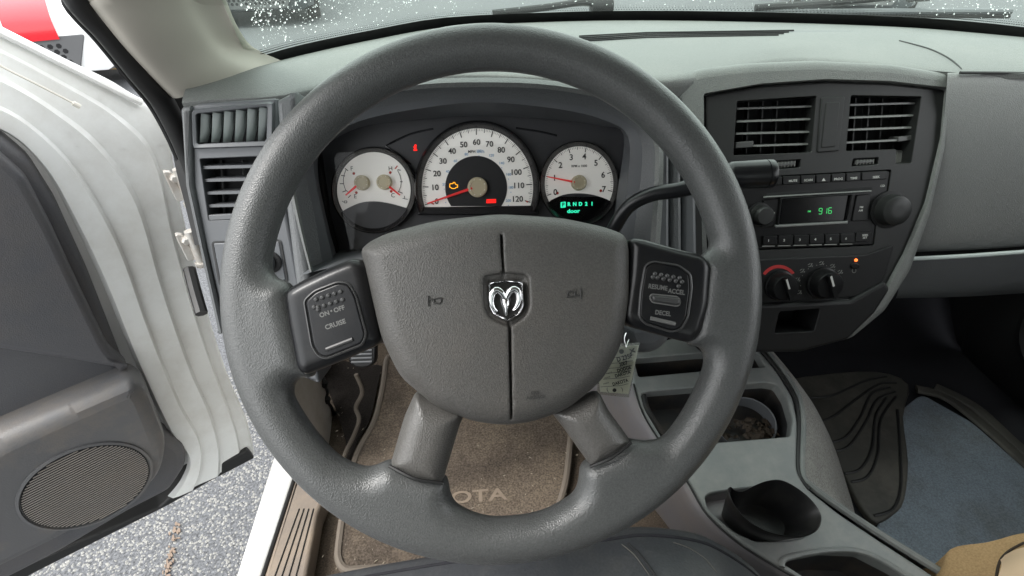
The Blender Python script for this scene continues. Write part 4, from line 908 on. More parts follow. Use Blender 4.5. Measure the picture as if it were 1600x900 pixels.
ink.build('dial_ink', M['ink'], spd, smooth=0); blue.build('dial_ink_blue', M['inkblue'], spd, smooth=0)
hub(746, 292.5, 15.5, spd); needle((738, 294), (668, 318), 4.4, 2.2, .0085, spd)
mb = MB(); eng = [(703, 287), (708, 287), (708, 285), (711, 285), (711, 287), (713.5, 289), (715, 288.5), (715, 293), (713, 292.5), (711, 294.5), (706, 294.5), (704, 292.5), (702.5, 292.5)]
for a, b in zip(eng, eng[1:]+eng[:1]): vstrip(mb, [a, b], 1.2, .0036)
mb.build('engine_light', M['amber_led'], spd, smooth=0)
mb = MB(); slab(mb, PC, [(760, 311.5), (775, 311), (775, 317), (760, 317.5)], .0034, .0036); bl = mb.build('brake_light', M['red_led'], spd, smooth=0)
mb = MB(); ttx(mb, 'BRAKE', 767.5, 314.3, 3.4, .0038); mb.build('brake_word', M['dial_black'], spd, smooth=0)
mb = MB(); vstrip(mb, [(672, 316), (678, 319)], 2, .003); vstrip(mb, [(822, 314), (825, 316)], 2.2, .003); mb.build('dial_ink_red', M['inkred'], spd, smooth=0)
# tachometer
cx, cy, rx, ry = 905, 287, 53.5, 58.5
arc = [(952, 313), (930, 305), (906, 302), (880, 305), (858, 316)]
face = ell(cx, cy, rx, ry, -27, 209, 60, end=True)+[tuple(p) for p in smooth_path([(856.5, 315), (880, 304.5), (905, 302), (930, 305), (953, 313)], 4)[1:-1]]
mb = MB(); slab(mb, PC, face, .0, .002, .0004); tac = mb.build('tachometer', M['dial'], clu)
dial_ring(cx, cy, 62, 67, .13, .010, tac)
mb = MB(); slab(mb, PC, ell(cx, cy, 54.5, 59.5, 200, 340, 40, end=True), .0, .0012, .0); mb.build('gear_display', M['glassblack'], tac)
ink, red = MB(), MB(); A0, A1 = 198.5, -12.0
ticks(ink, cx, cy, rx, ry, A0, A1, 7, .86, .985, 1.4); ticks(ink, cx, cy, rx, ry, A0, A1, 14, .91, .985, .9); ticks(ink, cx, cy, rx, ry, A0, A1, 70, .93, .985, .45)
for k in range(8):
    a = A0+(A1-A0)*k/7; f = .735; x, y = ell(cx, cy, rx*f, ry*f, a, a, 1)[0]; ttx(ink, str(k), x, y, 9, bold=.02)
ttx(ink, 'RPM x 1000', 905, 259.5, 3.6, bold=.02); ink.build('dial_ink', M['ink'], tac, smooth=0)
for u, v in ((871, 301.5), (939, 298)): red.lathe(PC, *PC.loc(u, v, .003), [(.0016, .0022), (.0014, .003)], n=10)
red.build('dial_ink_red', M['inkred'], tac, smooth=0)
hub(905, 285.5, 11.8, tac); needle((898, 284.5), (855, 276), 3.6, 1.6, .0085, tac)
mb = MB()
slab(mb, PC, rnd([(876, 316), (884, 315), (884, 324), (876, 325)], 1), .0012, .0016)
for s_, u in (('R', 889), ('N', 898), ('D', 907), ('2', 916), ('1', 925)): ttx(mb, s_, u, 319.3-.09*(u-889)*.2, 5.4, .0016, bold=.05)
ttx(mb, 'door', 896, 330, 5.6, .0016, bold=.04, wide=1.25); mb.build('gear_readout', M['green_led'], tac, smooth=0)
mb = MB(); ttx(mb, 'P', 880, 320, 5.6, .0018, bold=.04); mb.build('park_letter', M['dial_black'], tac, smooth=0)
# fuel and temperature dial
cx, cy, rx, ry = 584, 297, 57.5, 59.5
face = ell(cx, cy, rx, ry, -28, 213, 60, end=True)+[tuple(p) for p in smooth_path([(536, 329), (560, 317.5), (584, 314.5), (610, 318), (635, 325)], 4)[1:-1]]
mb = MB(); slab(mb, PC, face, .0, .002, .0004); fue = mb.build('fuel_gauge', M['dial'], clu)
dial_ring(cx, cy, 67, 68, .12, .010, fue)
mb = MB(); slab(mb, PC, ell(cx, cy, 58.5, 60.5, 205, 335, 40, end=True), .0, .0012, .0); mb.build('lower_window', M['mask'], fue)
ink, red = MB(), MB()
line(ink, [(541, 264), (538, 272), (536.5, 280), (537, 288), (540, 297), (544, 300)], .9, .003)
for p, q in (((539, 263), (544, 267)), ((533, 274), (539, 275)), ((531, 287), (537, 287)), ((535, 300), (541, 298)), ((544, 309), (548, 305))): vstrip(ink, [p, q], 1.2, .003)
line(ink, [(621, 266), (625, 274), (627, 283), (626, 292), (623, 299)], .9, .003)
for p, q in (((621, 265), (626, 266)), ((625, 284), (629, 284)), ((622, 299), (629, 302))): vstrip(ink, [p, q], 1.2, .003)
ttx(ink, 'F', 549.5, 263.5, 6.5); ttx(ink, 'E', 555, 307, 6.5); ttx(ink, 'H', 610, 263.5, 6.5); ttx(ink, 'C', 614, 305.5, 6.5); ink.build('dial_ink', M['ink'], fue, smooth=0)
for u, v in ((552.5, 271), (556.5, 301), (609.5, 269.5), (611, 299)): red.lathe(PC, *PC.loc(u, v, .003), [(.0015, .0022), (.0013, .003)], n=10)
vstrip(red, [(617, 264), (621, 259)], 1.6, .003); red.build('dial_ink_red', M['inkred'], fue, smooth=0)
sym = MB()
line(sym, [(538, 314), (542, 314), (542, 317), (538, 317), (538, 314)], 1.0, .003); line(sym, [(534.5, 314), (537, 316)], .9, .003); line(sym, [(629, 310), (637, 311.5)], .9, .003); line(sym, [(632, 306), (632, 311)], 1.0, .003); sym.build('dial_symbols', M['ink'], fue, smooth=0)
hub(565, 285.5, 11.8, fue); hub(600, 284.5, 11.8, fue); needle((557, 290.5), (540, 305), 3.8, 2, .0085, fue); needle((606, 290), (625, 305), 3.8, 2, .0085, fue)
# belt warning and the outlined corner shields
mb = MB(); mb.lathe(PC, *PC.loc(649, 227.2, .001), [(.0012, .0), (.0011, .0009)], n=10); vstrip(mb, [(648.8, 229), (648.8, 234)], 3.6, .0009); vstrip(mb, [(646, 234.5), (652, 234.5)], 2, .0009); vstrip(mb, [(646, 229), (651, 235)], 1.2, .001); mb.build('belt_light', M['red_led'], clu, smooth=0)
for P in ([(677, 201), (640, 210), (602, 228), (621, 240), (642, 257)], [(806, 200), (845, 206), (870, 212)]):
    mb = MB(); q = smooth_path(P[:3], 4).tolist()+P[3:]; mb.tube([PC.px(u, v, .0006) for u, v in q], .0011, 6); mb.build('mask_groove', M['ringblk'], clu)
mb = MB(); lc = [PC.px(u, v, .014) for u, v in ((500, 240), (970, 215), (955, 392), (522, 396))]; mb.add(lc[::-1], [(0, 1, 2, 3)]); mb.build('clear_lens', glass_sheet('cluster_lens', (.96, .96, .96), 0, 1.22), clu, smooth=0)

# ================================================================== radio
rdo = empty('car_radio', 'black car radio showing green 916 in the centre stack', 'radio', tuple(PS_.px(1280, 390)))
mb = MB(); slab(mb, PS_, rnd([(1121, 281), (1392, 266), (1387, 300), (1371, 335), (1365, 383), (1119, 393)], 4), -.03, .004, .002); mb.build('faceplate', M['radio'], rdo)
def rbtn(pts, h=.0075, name='button', mat='radio', r=2): mb = MB(); slab(mb, PS_, rnd(pts, r), .002, h, .001); return mb.build(name, M[mat], rdo)
def yl(x, ya, yb): return ya+(yb-ya)*(x-1190)/180.0
xs_ = [1186, 1215, 1250, 1281, 1308, 1332, 1349, 1386]
xs_ = [1180, 1223, 1251, 1275, 1299, 1322, 1346, 1387]
for a, b in zip(xs_[:-1], xs_[1:]): rbtn([(a+.6, yl(a, 277.5, 267.5)), (b-.6, yl(b, 277.5, 267.5)), (b-1.2, yl(b, 291, 281)), (a+.6, yl(a, 291, 281))])
pr = MB()
for s_, u, v in (('MUTE', 1239, 282.5), ('SCAN', 1263, 281.5), ('MSG', 1287, 280.5), ('PROG', 1310, 279.7), ('TIME', 1334, 278.5), ('SEEK', 1369, 276.8), ('SET', 1208, 284.5)):
    if s_ == 'MSG':
        pr.add([PS_.px(u+q, v+w, .0078) for q, w in ((-3, 2.2), (3, 2.2), (0, -2.5))][::1], [(0, 1, 2)]); continue
    put_text(pr, s_, PS_, u, v, 3.4, .0078, 3, 1.1, .02)
mb = MB(); slab(mb, PS_, rnd([(1198, 302), (1364, 292), (1362, 297), (1197, 307)], 1), .003, .0045, .0004); mb.build('disc_slot', M['hole'], rdo)
mb = MB(); slab(mb, PS_, rnd([(1196, 307), (1363, 297.4), (1362, 299.8), (1195, 309.6)], 1), .003, .009, .001); mb.build('slot_lip', M['glint_grey'], rdo)
# display window with raised surround
L0 = rnd([(1220, 309), (1336, 302), (1327, 348), (1214, 355)], 2); Li = rnd([(1223, 311), (1331, 305), (1324, 345), (1218, 351)], 2)
mb = MB(); slab(mb, PS_, L0, .003, .009, .0012, holes=[Li], hd=.007, hc=.0012); mb.build('display_frame', M['radio'], rdo)
mb = MB(); slab(mb, PS_, rnd([(1212, 352), (1326, 345.5), (1325, 349.5), (1211, 356)], 1), .003, .010, .001); mb.build('display_sill', M['glint_grey'], rdo)
mb = MB(); slab(mb, PS_, Li, .002, .0045, 0); mb.build('display', M['glassblack'], rdo)
seg = {'9': 'abcdfg', '1': 'bc', '6': 'acdefg'}
mb = MB()
for dch, u in (('9', 1282), ('1', 1289.5), ('6', 1297)):
    y0 = 329.5-(u-1289)*.06; w, hh = 2.4, 4.4
    S_ = {'a': ((-w, -hh), (w, -hh)), 'b': ((w, -hh), (w, 0)), 'c': ((w, 0), (w, hh)), 'd': ((-w, hh), (w, hh)), 'e': ((-w, 0), (-w, hh)), 'f': ((-w, -hh), (-w, 0)), 'g': ((-w, 0), (w, 0))}
    for k in seg[dch]:
        (x1, y1), (x2, y2) = S_[k]; dx, dy = x2-x1, y2-y1; L_ = math.hypot(dx, dy); nx, ny = -dy/L_*.55, dx/L_*.55
        q = [(u+x-.12*y+ax_, y0+y+ay_) for x, y, ax_, ay_ in ((x1+dx*.06, y1+dy*.06, nx, ny), (x2-dx*.06, y2-dy*.06, nx, ny), (x2-dx*.06, y2-dy*.06, -nx, -ny), (x1+dx*.06, y1+dy*.06, -nx, -ny))]
        p = ccw(PS_.locs(q, .0048)); mb.add([PS_.w(a, b, .0048) for a, b in p], [(0, 1, 2, 3)])
put_text(mb, 'FM', PS_, 1264.5, 330.5, 2.6, .0048, 3, 1.1, .03); mb.build('display_digits', M['green_dim'], rdo, smooth=0)
rbtn([(1193, 312), (1219, 310), (1213, 354), (1190, 356)], .006); rbtn([(1339, 305), (1362, 303), (1356, 345), (1331, 346)], .006)
put_text(pr, 'MODE', PS_, 1205, 333.5, 2.8, .0062, 3, 1.1, .02); put_text(pr, 'FM', PS_, 1346, 324, 3, .0062, 3, 1.1, .02); put_text(pr, 'AM', PS_, 1345, 329, 3, .0062, 3, 1.1, .02)
xs_ = [1192, 1216, 1240.5, 1265, 1289, 1313, 1337]
for k, (a, b) in enumerate(zip(xs_[:-1], xs_[1:])):
    bt = rbtn([(a+.6, yl(a, 369, 363.5)), (b-.6, yl(b, 369, 363.5)), (b-.9, yl(b, 383.5, 379)), (a+.6, yl(a, 383.5, 379))])
    x = (a+b)/2-3; put_text(pr, str(k+1), PS_, x, yl(x, 376.5, 371.5), 3.6, .0078, 3, 1.2, .02); strip(pr, PS_, [(x-11, yl(x-11, 384.2, 379.6)), (x, yl(x, 384.2, 379.6)), (x+10, yl(x+10, 384.2, 379.6))], 1.3, .0081) if False else None
    mb = MB(); mb.tube([PS_.px(x-10, yl(x-10, 385, 380.4), .0068), PS_.px(x+9.5, yl(x+9.5, 385, 380.4), .0068)], .0009, 6); mb.build('button_lip', M['print_dim'], bt)
rbtn([(1338, 363), (1362, 361), (1358, 377), (1336, 379)], .006); put_text(pr, 'SEEK', PS_, 1352, 367.5, 2.8, .0062, 3, 1.1, .02); put_text(pr, 'SET', PS_, 1351.5, 371.5, 2.8, .0062, 3, 1.1, .02)
put_text(pr, 'CD', PS_, 1379, 290.5, 3, .0045, 3, 1.2, .02)
pr.build('button_lettering', M['print'], rdo, smooth=0)
for u, v, rpx, ang in ((1383, 326, 24, 0), (1182, 334, 15.5, 0)):
    c = PS_.loc(u+1, v+1, .0); R_ = rpx*.70/FPX; mb = MB().lathe(PS_, *c, [(R_*1.06, .0), (R_*1.06, .006), (R_*1.0, .007), (R_*.97, .017), (R_*.92, .021), (R_*.78, .023), (R_*.3, .0232)], n=44); kn = mb.build('knob', M['bezel'], rdo, smooth=40)
    mb = MB().lathe(PS_, *c, [(R_*1.22, -.002), (R_*1.22, .0062), (R_*1.12, .0068)], n=40); mb.build('knob_collar', M['black'], rdo)

# ================================================================== climate controls
cli = empty('climate_controls', 'climate control panel with two round knobs below the radio', 'climate control', tuple(PS_.px(1260, 475)))
mb = MB(); slab(mb, PS_, rnd([(1118, 408), (1352, 398), (1398, 382), (1384, 430), (1366, 462), (1120, 480)], 5), .0, .0085, .002); mb.build('faceplate', M['black'], cli)
mb = MB(); mb.tube([PS_.px(1120, 477, .009), PS_.px(1260, 473.5, .009), PS_.px(1331, 468, .009)], .0009, 6); mb.build('panel_edge', M['bezel'], cli)
def cknob(u, v, rpx):
    c = PS_.loc(u, v, .01); R_ = rpx*.70/FPX; mb = MB().lathe(PS_, *c, [(R_*1.08, .006), (R_*1.06, .012), (R_*.96, .013), (R_*.90, .026), (R_*.84, .028), (R_*.4, .0285)], n=44); k = mb.build('knob', M['radio'], cli, smooth=40)
    q = rad(112); d_ = PS_.ex*math.cos(q)+PS_.ey*math.sin(q); n_ = PS_.ex*-math.sin(q)+PS_.ey*math.cos(q)
    mb = MB(); mb.box(PS_.w(c[0], c[1], .030), d_*R_*.80, n_*R_*.14, PS_.n*.0045); mb.build('knob_grip', M['radio'], k)
    mb = MB(); p = PS_.w(c[0], c[1], .0347)+d_*R_*.42; mb.box(p, d_*R_*.36, n_*R_*.06, PS_.n*.0004); mb.build('knob_pointer', M['print'], k, smooth=0)
cknob(1218, 446, 23); cknob(1285, 442, 24)
mb = MB(); R0 = [PS_.px(x, y, .0088) for x, y in ell(1217, 441, 29, 27, 32, 150, 26, end=True)]; R1 = [PS_.px(x, y, .0088) for x, y in ell(1217, 441, 24, 22, 34, 150, 26, end=True)]; mb.rings([R0, R1], closed=False); mb.build('heat_arc', M['redprint'], cli, smooth=0)
mb = MB()
for a in (205, 168, 141, 116, 88, 60, 35): # mode symbols round the right knob: small seat and arrow marks
    x, y = ell(1283, 443, 37, 32, a, a, 1)[0]; 
    for (dx, dy, w, hgt, q) in ((-2.2, -1.4, 4.2, 1.1, 30), (1.4, -.6, 1.2, 4.6, -20), (-1.2, 2.2, 4.4, 1.1, 10), (2.8, 2.0, 1.1, 2.6, -30)):
        c = PS_.loc(x+dx, y+dy, .009); s_ = .70/FPX/2; cq, sq = math.cos(rad(q)), math.sin(rad(q))
        mb.box(PS_.w(c[0], c[1], .0086), (PS_.ex*cq+PS_.ey*sq)*w*s_, (-PS_.ex*sq+PS_.ey*cq)*hgt*s_, PS_.n*.0002)
for a in (187, 155, 128, 102, 74, 48): 
    x, y = ell(1283, 443, 32, 29, a, a, 1)[0]; mb.lathe(PS_, *PS_.loc(x, y, .009), [(.0007, .0084), (.0006, .0088)], n=6)
mb.build('mode_symbols', M['print_dim'], cli, smooth=0)
mb = MB(); mb.lathe(PS_, *PS_.loc(1337.5, 406.5, .009), [(.0022, .008), (.002, .0098), (.001, .0103)], n=12); mb.build('indicator_light', M['orange_led'], cli)
mb = MB(); slab(mb, PS_, ell(1337, 416, 7, 5, n=20), .008, .0105, .0012); mb.build('recirculation_button', M['radio'], cli)
mb = MB(); L_ = ell(1334.5, 423, 3, 3.2, n=14); strip(mb, PS_, L_, 1, .0089, closed=True); mb.build('button_symbol', M['print_dim'], cli, smooth=0)

# ================================================================== steering wheel
sw = empty('steering_wheel', 'worn grey four-spoke steering wheel turned slightly left', 'steering wheel', tuple(WHEEL_C))
def wl(pts, h=0): return PW.locs(pts, h)
Lp = wl([(341, 462), (1195, 458), (768, 42), (768, 877)])
RO = .1893; WC = wl([(776, 459)])[0]
TR = .0157; RC = RO-TR
res = .0022; g = np.arange(-RO-.008, RO+.008, res); zs = np.arange(-.026, .0265, res)
X, Y = np.meshgrid(WC[0]+g, WC[1]+g, indexing='ij')
rho = np.hypot(X-WC[0], Y-WC[1])
ang = np.degrees(np.arctan2(Y-WC[1], X-WC[0]))
d2 = np.abs(rho-RC)-TR
for P, k in (([(380, 415), (425, 436), (456, 440), (496, 590), (470, 588), (400, 640), (372, 560)], .013), ([(1165, 360), (1130, 396), (1092, 398), (1070, 540), (1095, 540), (1150, 590), (1165, 500)], .013),
             ([(520, 745), (575, 738), (608, 716), (700, 742), (706, 790), (760, 850), (650, 850), (560, 810)], .020), ([(1022, 700), (1000, 690), (980, 684), (905, 725), (905, 775), (850, 840), (950, 830), (1030, 770)], .020)):
    d2 = smin(d2, sd_poly(X, Y, rnd(wl(P), .006)), k)
d2 = np.maximum(d2, rho-RO)
F3 = inflate(d2[:, :, None]+0*zs, zs[None, None, :]+0*d2[:, :, None], TR-.0004, .0)
mb = net_obj(MB(), PW, F3, WC[0]+g, WC[1]+g, zs); mb.build('rim', M['rim'], sw, smooth=80)
def soft(P, h0, h1, r, k=None, res=.0015, extra=None, rr=.004, dome=0, hp=None):
    """rounded solid between offsets h0..h1 from an outline on the wheel plane"""
    L = rnd(wl(P, h1-r if hp is None else hp), rr); lo, hi = L.min(0)-.004, L.max(0)+.004
    gx, gy = np.arange(lo[0], hi[0], res), np.arange(lo[1], hi[1], res); gz = np.arange(h0-.004-abs(dome), h1+.005, res)
    X, Y = np.meshgrid(gx, gy, indexing='ij'); d = sd_poly(X, Y, L); zc = (h0+h1)/2; hh = (h1-h0)/2-r
    zo = -dome*(((X-L[:, 0].mean())/.09)**2+((Y-L[:, 1].mean())/.09)**2) if dome else 0*X
    F = inflate(d[:, :, None]+0*gz, gz[None, None, :]-zc-zo[:, :, None], r, hh)
    if extra: F = extra(F, X, Y, gz, zo)
    return net_obj(MB(), PW, F, gx, gy, gz)
# lower spoke sleeves
soft([(650, 610), (728, 640), (717, 668), (692, 753), (650, 745), (610, 726), (632, 650)], -.018, .0185, .0165).build('spoke_sleeve', M['sleeve'], sw, smooth=80)
soft([(858, 640), (935, 610), (950, 640), (985, 688), (955, 712), (922, 727), (880, 668)], -.018, .0185, .0165).build('spoke_sleeve', M['sleeve'], sw, smooth=80)
for P in ([(608, 728), (648, 748), (692, 755)], [(986, 691), (957, 714), (922, 729)]):
    mb = MB(); mb.tube(smooth_path([PW.px(u, v, h) for (u, v), h in zip(P, (.0135, .0172, .0135))], 4), .0012, 6); mb.build('sleeve_seam', M['seal'], sw)
# airbag pad with parting line and badge recess
pad_o = [(557, 388), (572, 375), (600, 362), (680, 342), (780, 332), (880, 338), (950, 352), (982, 364), (989, 384), (988, 470), (974, 545), (945, 597), (890, 643), (835, 663), (790, 669), (740, 663), (680, 640), (622, 592), (592, 530), (573, 450)]
shield = lambda cx, cy, s_: [(cx-27.5*s_, cy-30*s_), (cx, cy-34*s_), (cx+27.5*s_, cy-31.5*s_), (cx+29*s_, cy+8*s_), (cx+23*s_, cy+20*s_), (cx+4*s_, cy+32*s_), (cx-20*s_, cy+20*s_), (cx-26*s_, cy+8*s_)]
PTOP = .030
def carve(F, X, Y, gz, zo):
    Z = gz[None, None, :]-zo[:, :, None]
    for P in ([(783.5, 366), (785, 400), (787.5, 436)], [(796.5, 500), (798, 580), (800, 660)]):
        q = wl(P, PTOP); d = np.full(X.shape, 1e9)
        for a, b in zip(q[:-1], q[1:]):
            e = b-a; t = np.clip(((X-a[0])*e[0]+(Y-a[1])*e[1])/e.dot(e), 0, 1); d = np.minimum(d, np.hypot(X-a[0]-t*e[0], Y-a[1]-t*e[1]))
        box = np.maximum((d-.0008)[:, :, None], (PTOP-.006)-Z); F = np.maximum(F, -box)
    s_ = sd_poly(X, Y, rnd(wl(shield(790, 470, 1.30), PTOP), .004)); rec = np.maximum(s_[:, :, None], (PTOP-.0035)-Z+s_[:, :, None]*.5); F = smax(F, -rec, .0018)
    return F
mb = soft(pad_o, -.020, PTOP, .017, res=.00115, extra=carve, rr=.008, dome=.006, hp=.018); pad = mb.build('airbag_pad', M['pad'], sw, smooth=75)
mb = MB(); slab(mb, PW, rnd([(590, 400), (960, 385), (940, 590), (790, 650), (640, 590)], 20), -.03, PTOP-.0095, .0); mb.build('seam_floor', M['seal'], pad)
# badge: shield border, dark field, chrome ram's head with curled horns
hb = PTOP-.0035
mb = MB(); O = rnd(shield(790, 471, 1.0), 3); I_ = rnd(shield(790, 471, .86), 3); N_ = 80
Lr = [[PW.px(u, v, h) for u, v in resample(q, N_)] for q, h in ((O, hb), (O, hb+.0030), (rnd(shield(790, 471, .95), 3), hb+.0042), (I_, hb+.0030), (I_, hb+.0004))]
mb.rings(Lr[::-1]); em = mb.build('badge_border', M['chrome'], pad, smooth=50)
mb = MB(); slab(mb, PW, I_, hb-.001, hb+.0008, 0); mb.build('badge_field', material('badge_field', (.10, .10, .10), .2, metal=.8), pad)
mb = MB()
def horn(path, r):
    P = smooth_path([PW.px(790+(u-790)*.86, 471+(v-471)*.82, hb+h) for u, v, h in path], 6); R_ = .78* np.interp(np.linspace(0, 1, len(P)), np.linspace(0, 1, len(r)), r)*.36/FPX
    mb.tube(P, R_, 12, flat=.8, up=PW.n)
horn([(789, 467, .002), (783, 455, .0032), (774, 449, .0036), (766, 456, .0034), (764, 470, .003), (768, 483, .0026), (775, 490, .002)], [4.5, 6.4, 6.6, 6, 5, 3.6, 1.6])
horn([(791, 466, .002), (797, 453, .0032), (806, 447.5, .0036), (813, 454, .0034), (814, 468, .003), (810, 480, .0026), (803, 488, .002)], [4.5, 6.4, 6.6, 6, 5, 3.6, 1.6])
mb.build('ram_horns', M['chrome'], pad, smooth=80)
mb = MB(); prof = [(460, 4, .0015), (464, 8, .003), (470, 9.5, .0042), (478, 8, .0046), (486, 5.5, .0042), (493, 4.2, .0036), (497, 3, .0022), (498, 1.5, .0008)]
rows = []
for v, w, h in prof:
    v = 471+(v-471)*.88; w *= .85; u = 790+(v-470)*.05
    rows.append([PW.px(u-w, v-1, hb+.0005), PW.px(u-w*.6, v, hb+h*.75), PW.px(u, v, hb+h), PW.px(u+w*.6, v, hb+h*.75), PW.px(u+w, v-1, hb+.0005)])
grid_surf(mb, rows, 3, 3); mb.build('ram_head', M['chrome'], pad, smooth=50)
# horn symbols and airbag lettering pressed into the pad
def padh(u, v):
    p = PW.loc(u, v, PTOP); L = wl(pad_o, .018); c = rnd(L, .008).mean(0); return PTOP-.006*(((p[0]-c[0])/.09)**2+((p[1]-c[1])/.09)**2)+.0003
for cx, cy, s_ in ((681, 470, 1), (895, 459, -1)):
    mb = MB(); h = padh(cx, cy)+.0004
    def ps2(pts, w=1.6):
        for a, b in zip(pts[:-1], pts[1:]): mb.tube([PW.px(cx+s_*a[0], cy+a[1]*s_*1, h), PW.px(cx+s_*b[0], cy+b[1]*s_, h)], .0005, 5)
    ps2([(-12, -8), (-12, 8)]); ps2([(-11, -2), (-3, -3), (9, -5)]); ps2([(-3, -3), (-3, 3), (5, 4), (8, 1), (9, -5)]); mb.build('horn_symbol', M['emboss'], pad)
mb = MB(); h = padh(836, 618)+.0002; put_text(mb, 'SRS', PW, 836, 614, 5, h+.0006, 3, 1.2, .04); put_text(mb, 'AIRBAG', PW, 836, 621, 5, h+.0006, 3, 1.1, .04); mb.build('airbag_lettering', M['emboss'], pad, smooth=0)
# switch pods
pods = []
for P, plate, rot, side in (([(446, 455), (470, 440), (520, 416), (556, 402), (576, 412), (586, 470), (598, 536), (540, 562), (478, 586), (466, 575), (454, 510)],
     [(476, 470), (492, 455), (528, 441), (545, 443), (556, 462), (572, 522), (566, 538), (510, 560), (498, 556), (488, 540)], 17, 'L'),
    ([(982, 372), (1000, 373), (1060, 390), (1096, 398), (1108, 414), (1104, 480), (1090, 524), (1076, 536), (1030, 524), (980, 510), (968, 492), (978, 430)],
     [(1008, 415), (1020, 409), (1060, 415), (1078, 428), (1080, 450), (1074, 496), (1064, 514), (1050, 518), (1008, 505), (998, 494), (1001, 455)], -9, 'R')):
    pod = soft(P, -.022, .0165, .008, res=.0015, rr=.006, dome=.0).build('switch_pod', M['pod'], sw, smooth=75, label='black cruise on-off pod on the left spoke' if side == 'L' else 'black resume and decel pod on the right spoke'); pods.append(pod)
    pl_ = rnd(plate, 6, 3); L_ = ccw(wl(pl_, .0165)); mb = MB()
    mb.rings([[PW.w(a, b, h) for a, b in inset(L_, q)] for q, h in ((-.0012, .0155), (-.0008, .0176), (0, .0180), (.0006, .0168))]); mb.build('switch_rim', M['slat'], pod)
    mb = MB(); slab(mb, PW, inset(ccw(wl(pl_, .0175)), .0007), .010, .0175, .0012, px=False, crown=0); swt = mb.build('cruise_switch', M['pod'], pod)
    dots, txt = MB(), MB(); h = .0175
    if side == 'L':
        bars = [((510, 546), (551, 530))]
        cc = [(494+q*9.6+(3 if r%2 else 0), 468+r*7.5-q*3.0+(5 if r % 2 else 0)) for r in range(2) for q in range(5)]+[(491, 480), (497, 484)]
        for s_, u, v, hp_ in (('ON', 507, 491, 7), ('OFF', 530, 483, 7), ('CRUISE', 524, 507, 7.2)): put_text(txt, s_, PW, u, v, hp_, h+.0003, rot, 1.0, .03)
        txt.lathe(PW, *wl([(518, 486)], h)[0], [(.0008, h), (.0006, h+.0004)], n=8)
    else:
        bars = [((1016, 497), (1055, 506))]
        cc = [(1023+q*9.6+(4 if r%2 else 0), 428+r*6+q*1.6) for r in range(2) for q in range(5)]+[(1020, 433), (1060, 447)]
        for s_, u, v, hp_ in (('RESUME', 1028, 449, 7), ('ACCEL', 1057, 456, 7), ('DECEL', 1036, 489.5, 7)): put_text(txt, s_, PW, u, v, hp_, h+.0003, rot, .86, .03)
        mb = MB(); L2 = wl(rnd([(1018, 461), (1058, 465), (1062, 471), (1059, 477), (1020, 471), (1017, 466)], 5), h); slab(mb, PW, L2, h-.001, h+.003, .0018, px=False); mb.build('oval_button', M['slat'], pod)
        mb = MB(); mb.rings([[PW.w(a, b, hh) for a, b in inset(ccw(L2), q)] for q, hh in ((-.0012, h), (-.0010, h+.0009), (-.0003, h+.0009), (0, h))]); mb.build('button_ring', M['print_dim'], pod)
    for u, v in cc:
        c = wl([(u, v)], h)[0]; dots.lathe(PW, *c, [(.0016, h-.0002), (.0014, h+.0008), (.0007, h+.0013)], n=10)
    dots.build('grip_dots', M['slat'], pod); txt.build('switch_lettering', M['print_dim'], pod, smooth=0)
    for a, b in bars:
        mb = MB(); mb.tube([PW.px(*a, h+.0002), PW.px(*b, h+.0002)], .0014, 8); mb.build('grip_bar', M['print_dim'] if side == 'R' else M['slat'], pod)
# hub behind the pad
mb = MB(); mb.rings([[PW.w(.004+r*math.cos(q), -.018+r*math.sin(q), h) for q in np.linspace(0, 2*math.pi, 36, endpoint=False)] for h, r in ((-.045, .055), (-.02, .07), (-.01, .07))], cap0=True, cap1=True); mb.build('hub', M['black'], sw)
# ================================================================== gear lever
gl = empty('gear_lever', 'black column gear lever with fat cylindrical grip beside the radio', 'gear lever', tuple(at(960, 360, .50)))
P = smooth_path(G([(945, 385, .52), (962, 352, .50), (983, 322, .49), (1018, 304, .482), (1060, 297, .476), (1100, 287, .472), (1150, 276, .47)]), 6)
mb = MB(); mb.tube(P, np.interp(np.linspace(0, 1, len(P)), [0, .4, .7, 1], [.0068, .0066, .0072, .0105]), 14); mb.build('lever_arm', M['pod'], gl, smooth=60)
a, b = at(1138, 274, .468), at(1209, 271, .468); d_ = (b-a); mb = MB()
mb.tube([a+d_*s_ for s_ in (-.08, 0, .06, .5, .80, .805, .815, .82, .95, .99, 1.0)], [.007, .0105, .0118, .0124, .0126, .0120, .0120, .0126, .0126, .011, .007], 24); mb.build('lever_grip', M['pod'], gl, smooth=50)

# ================================================================== centre console
con = empty('center_console', 'scuffed grey floor console with tray and cup holder well', 'console', tuple(PK.px(1180, 720)*np.array((1, 1, 0))+np.array((0, 0, .6))))
top_o = [(985, 545), (1075, 520), (1182, 540), (1215, 580), (1240, 620), (1248, 660), (1247, 735), (1262, 762), (1310, 800), (1370, 840), (1470, 905), (1560, 970), (1400, 1010), (1240, 900), (1160, 852), (1103, 803), (1068, 745), (1030, 690), (1000, 640), (985, 590)]
tray = rnd([(1001, 616), (1012, 611), (1100, 604), (1196, 597), (1214, 600), (1228, 622), (1238, 655), (1234, 682), (1120, 691), (1058, 698), (1036, 690), (1012, 660)], 5)
slot = rnd([(990, 560), (1090, 552), (1182, 548), (1196, 573), (1100, 579), (998, 589)], 4)
well = rnd([(1101, 776), (1110, 770), (1150, 764), (1230, 756), (1275, 790), (1278, 826), (1250, 842), (1215, 846), (1180, 846), (1150, 832), (1108, 800)], 6)
binn = rnd([(1221, 884), (1228, 872), (1290, 860), (1345, 862), (1400, 890), (1470, 940), (1400, 985), (1300, 930)], 6)
mb = MB(); slab(mb, PK, rnd(top_o, 10), -.03, 0, .006, holes=[tray, slot, well, binn], hd=.03, hc=.0015); cp = mb.build('console_top', M['console'], con, smooth=35)
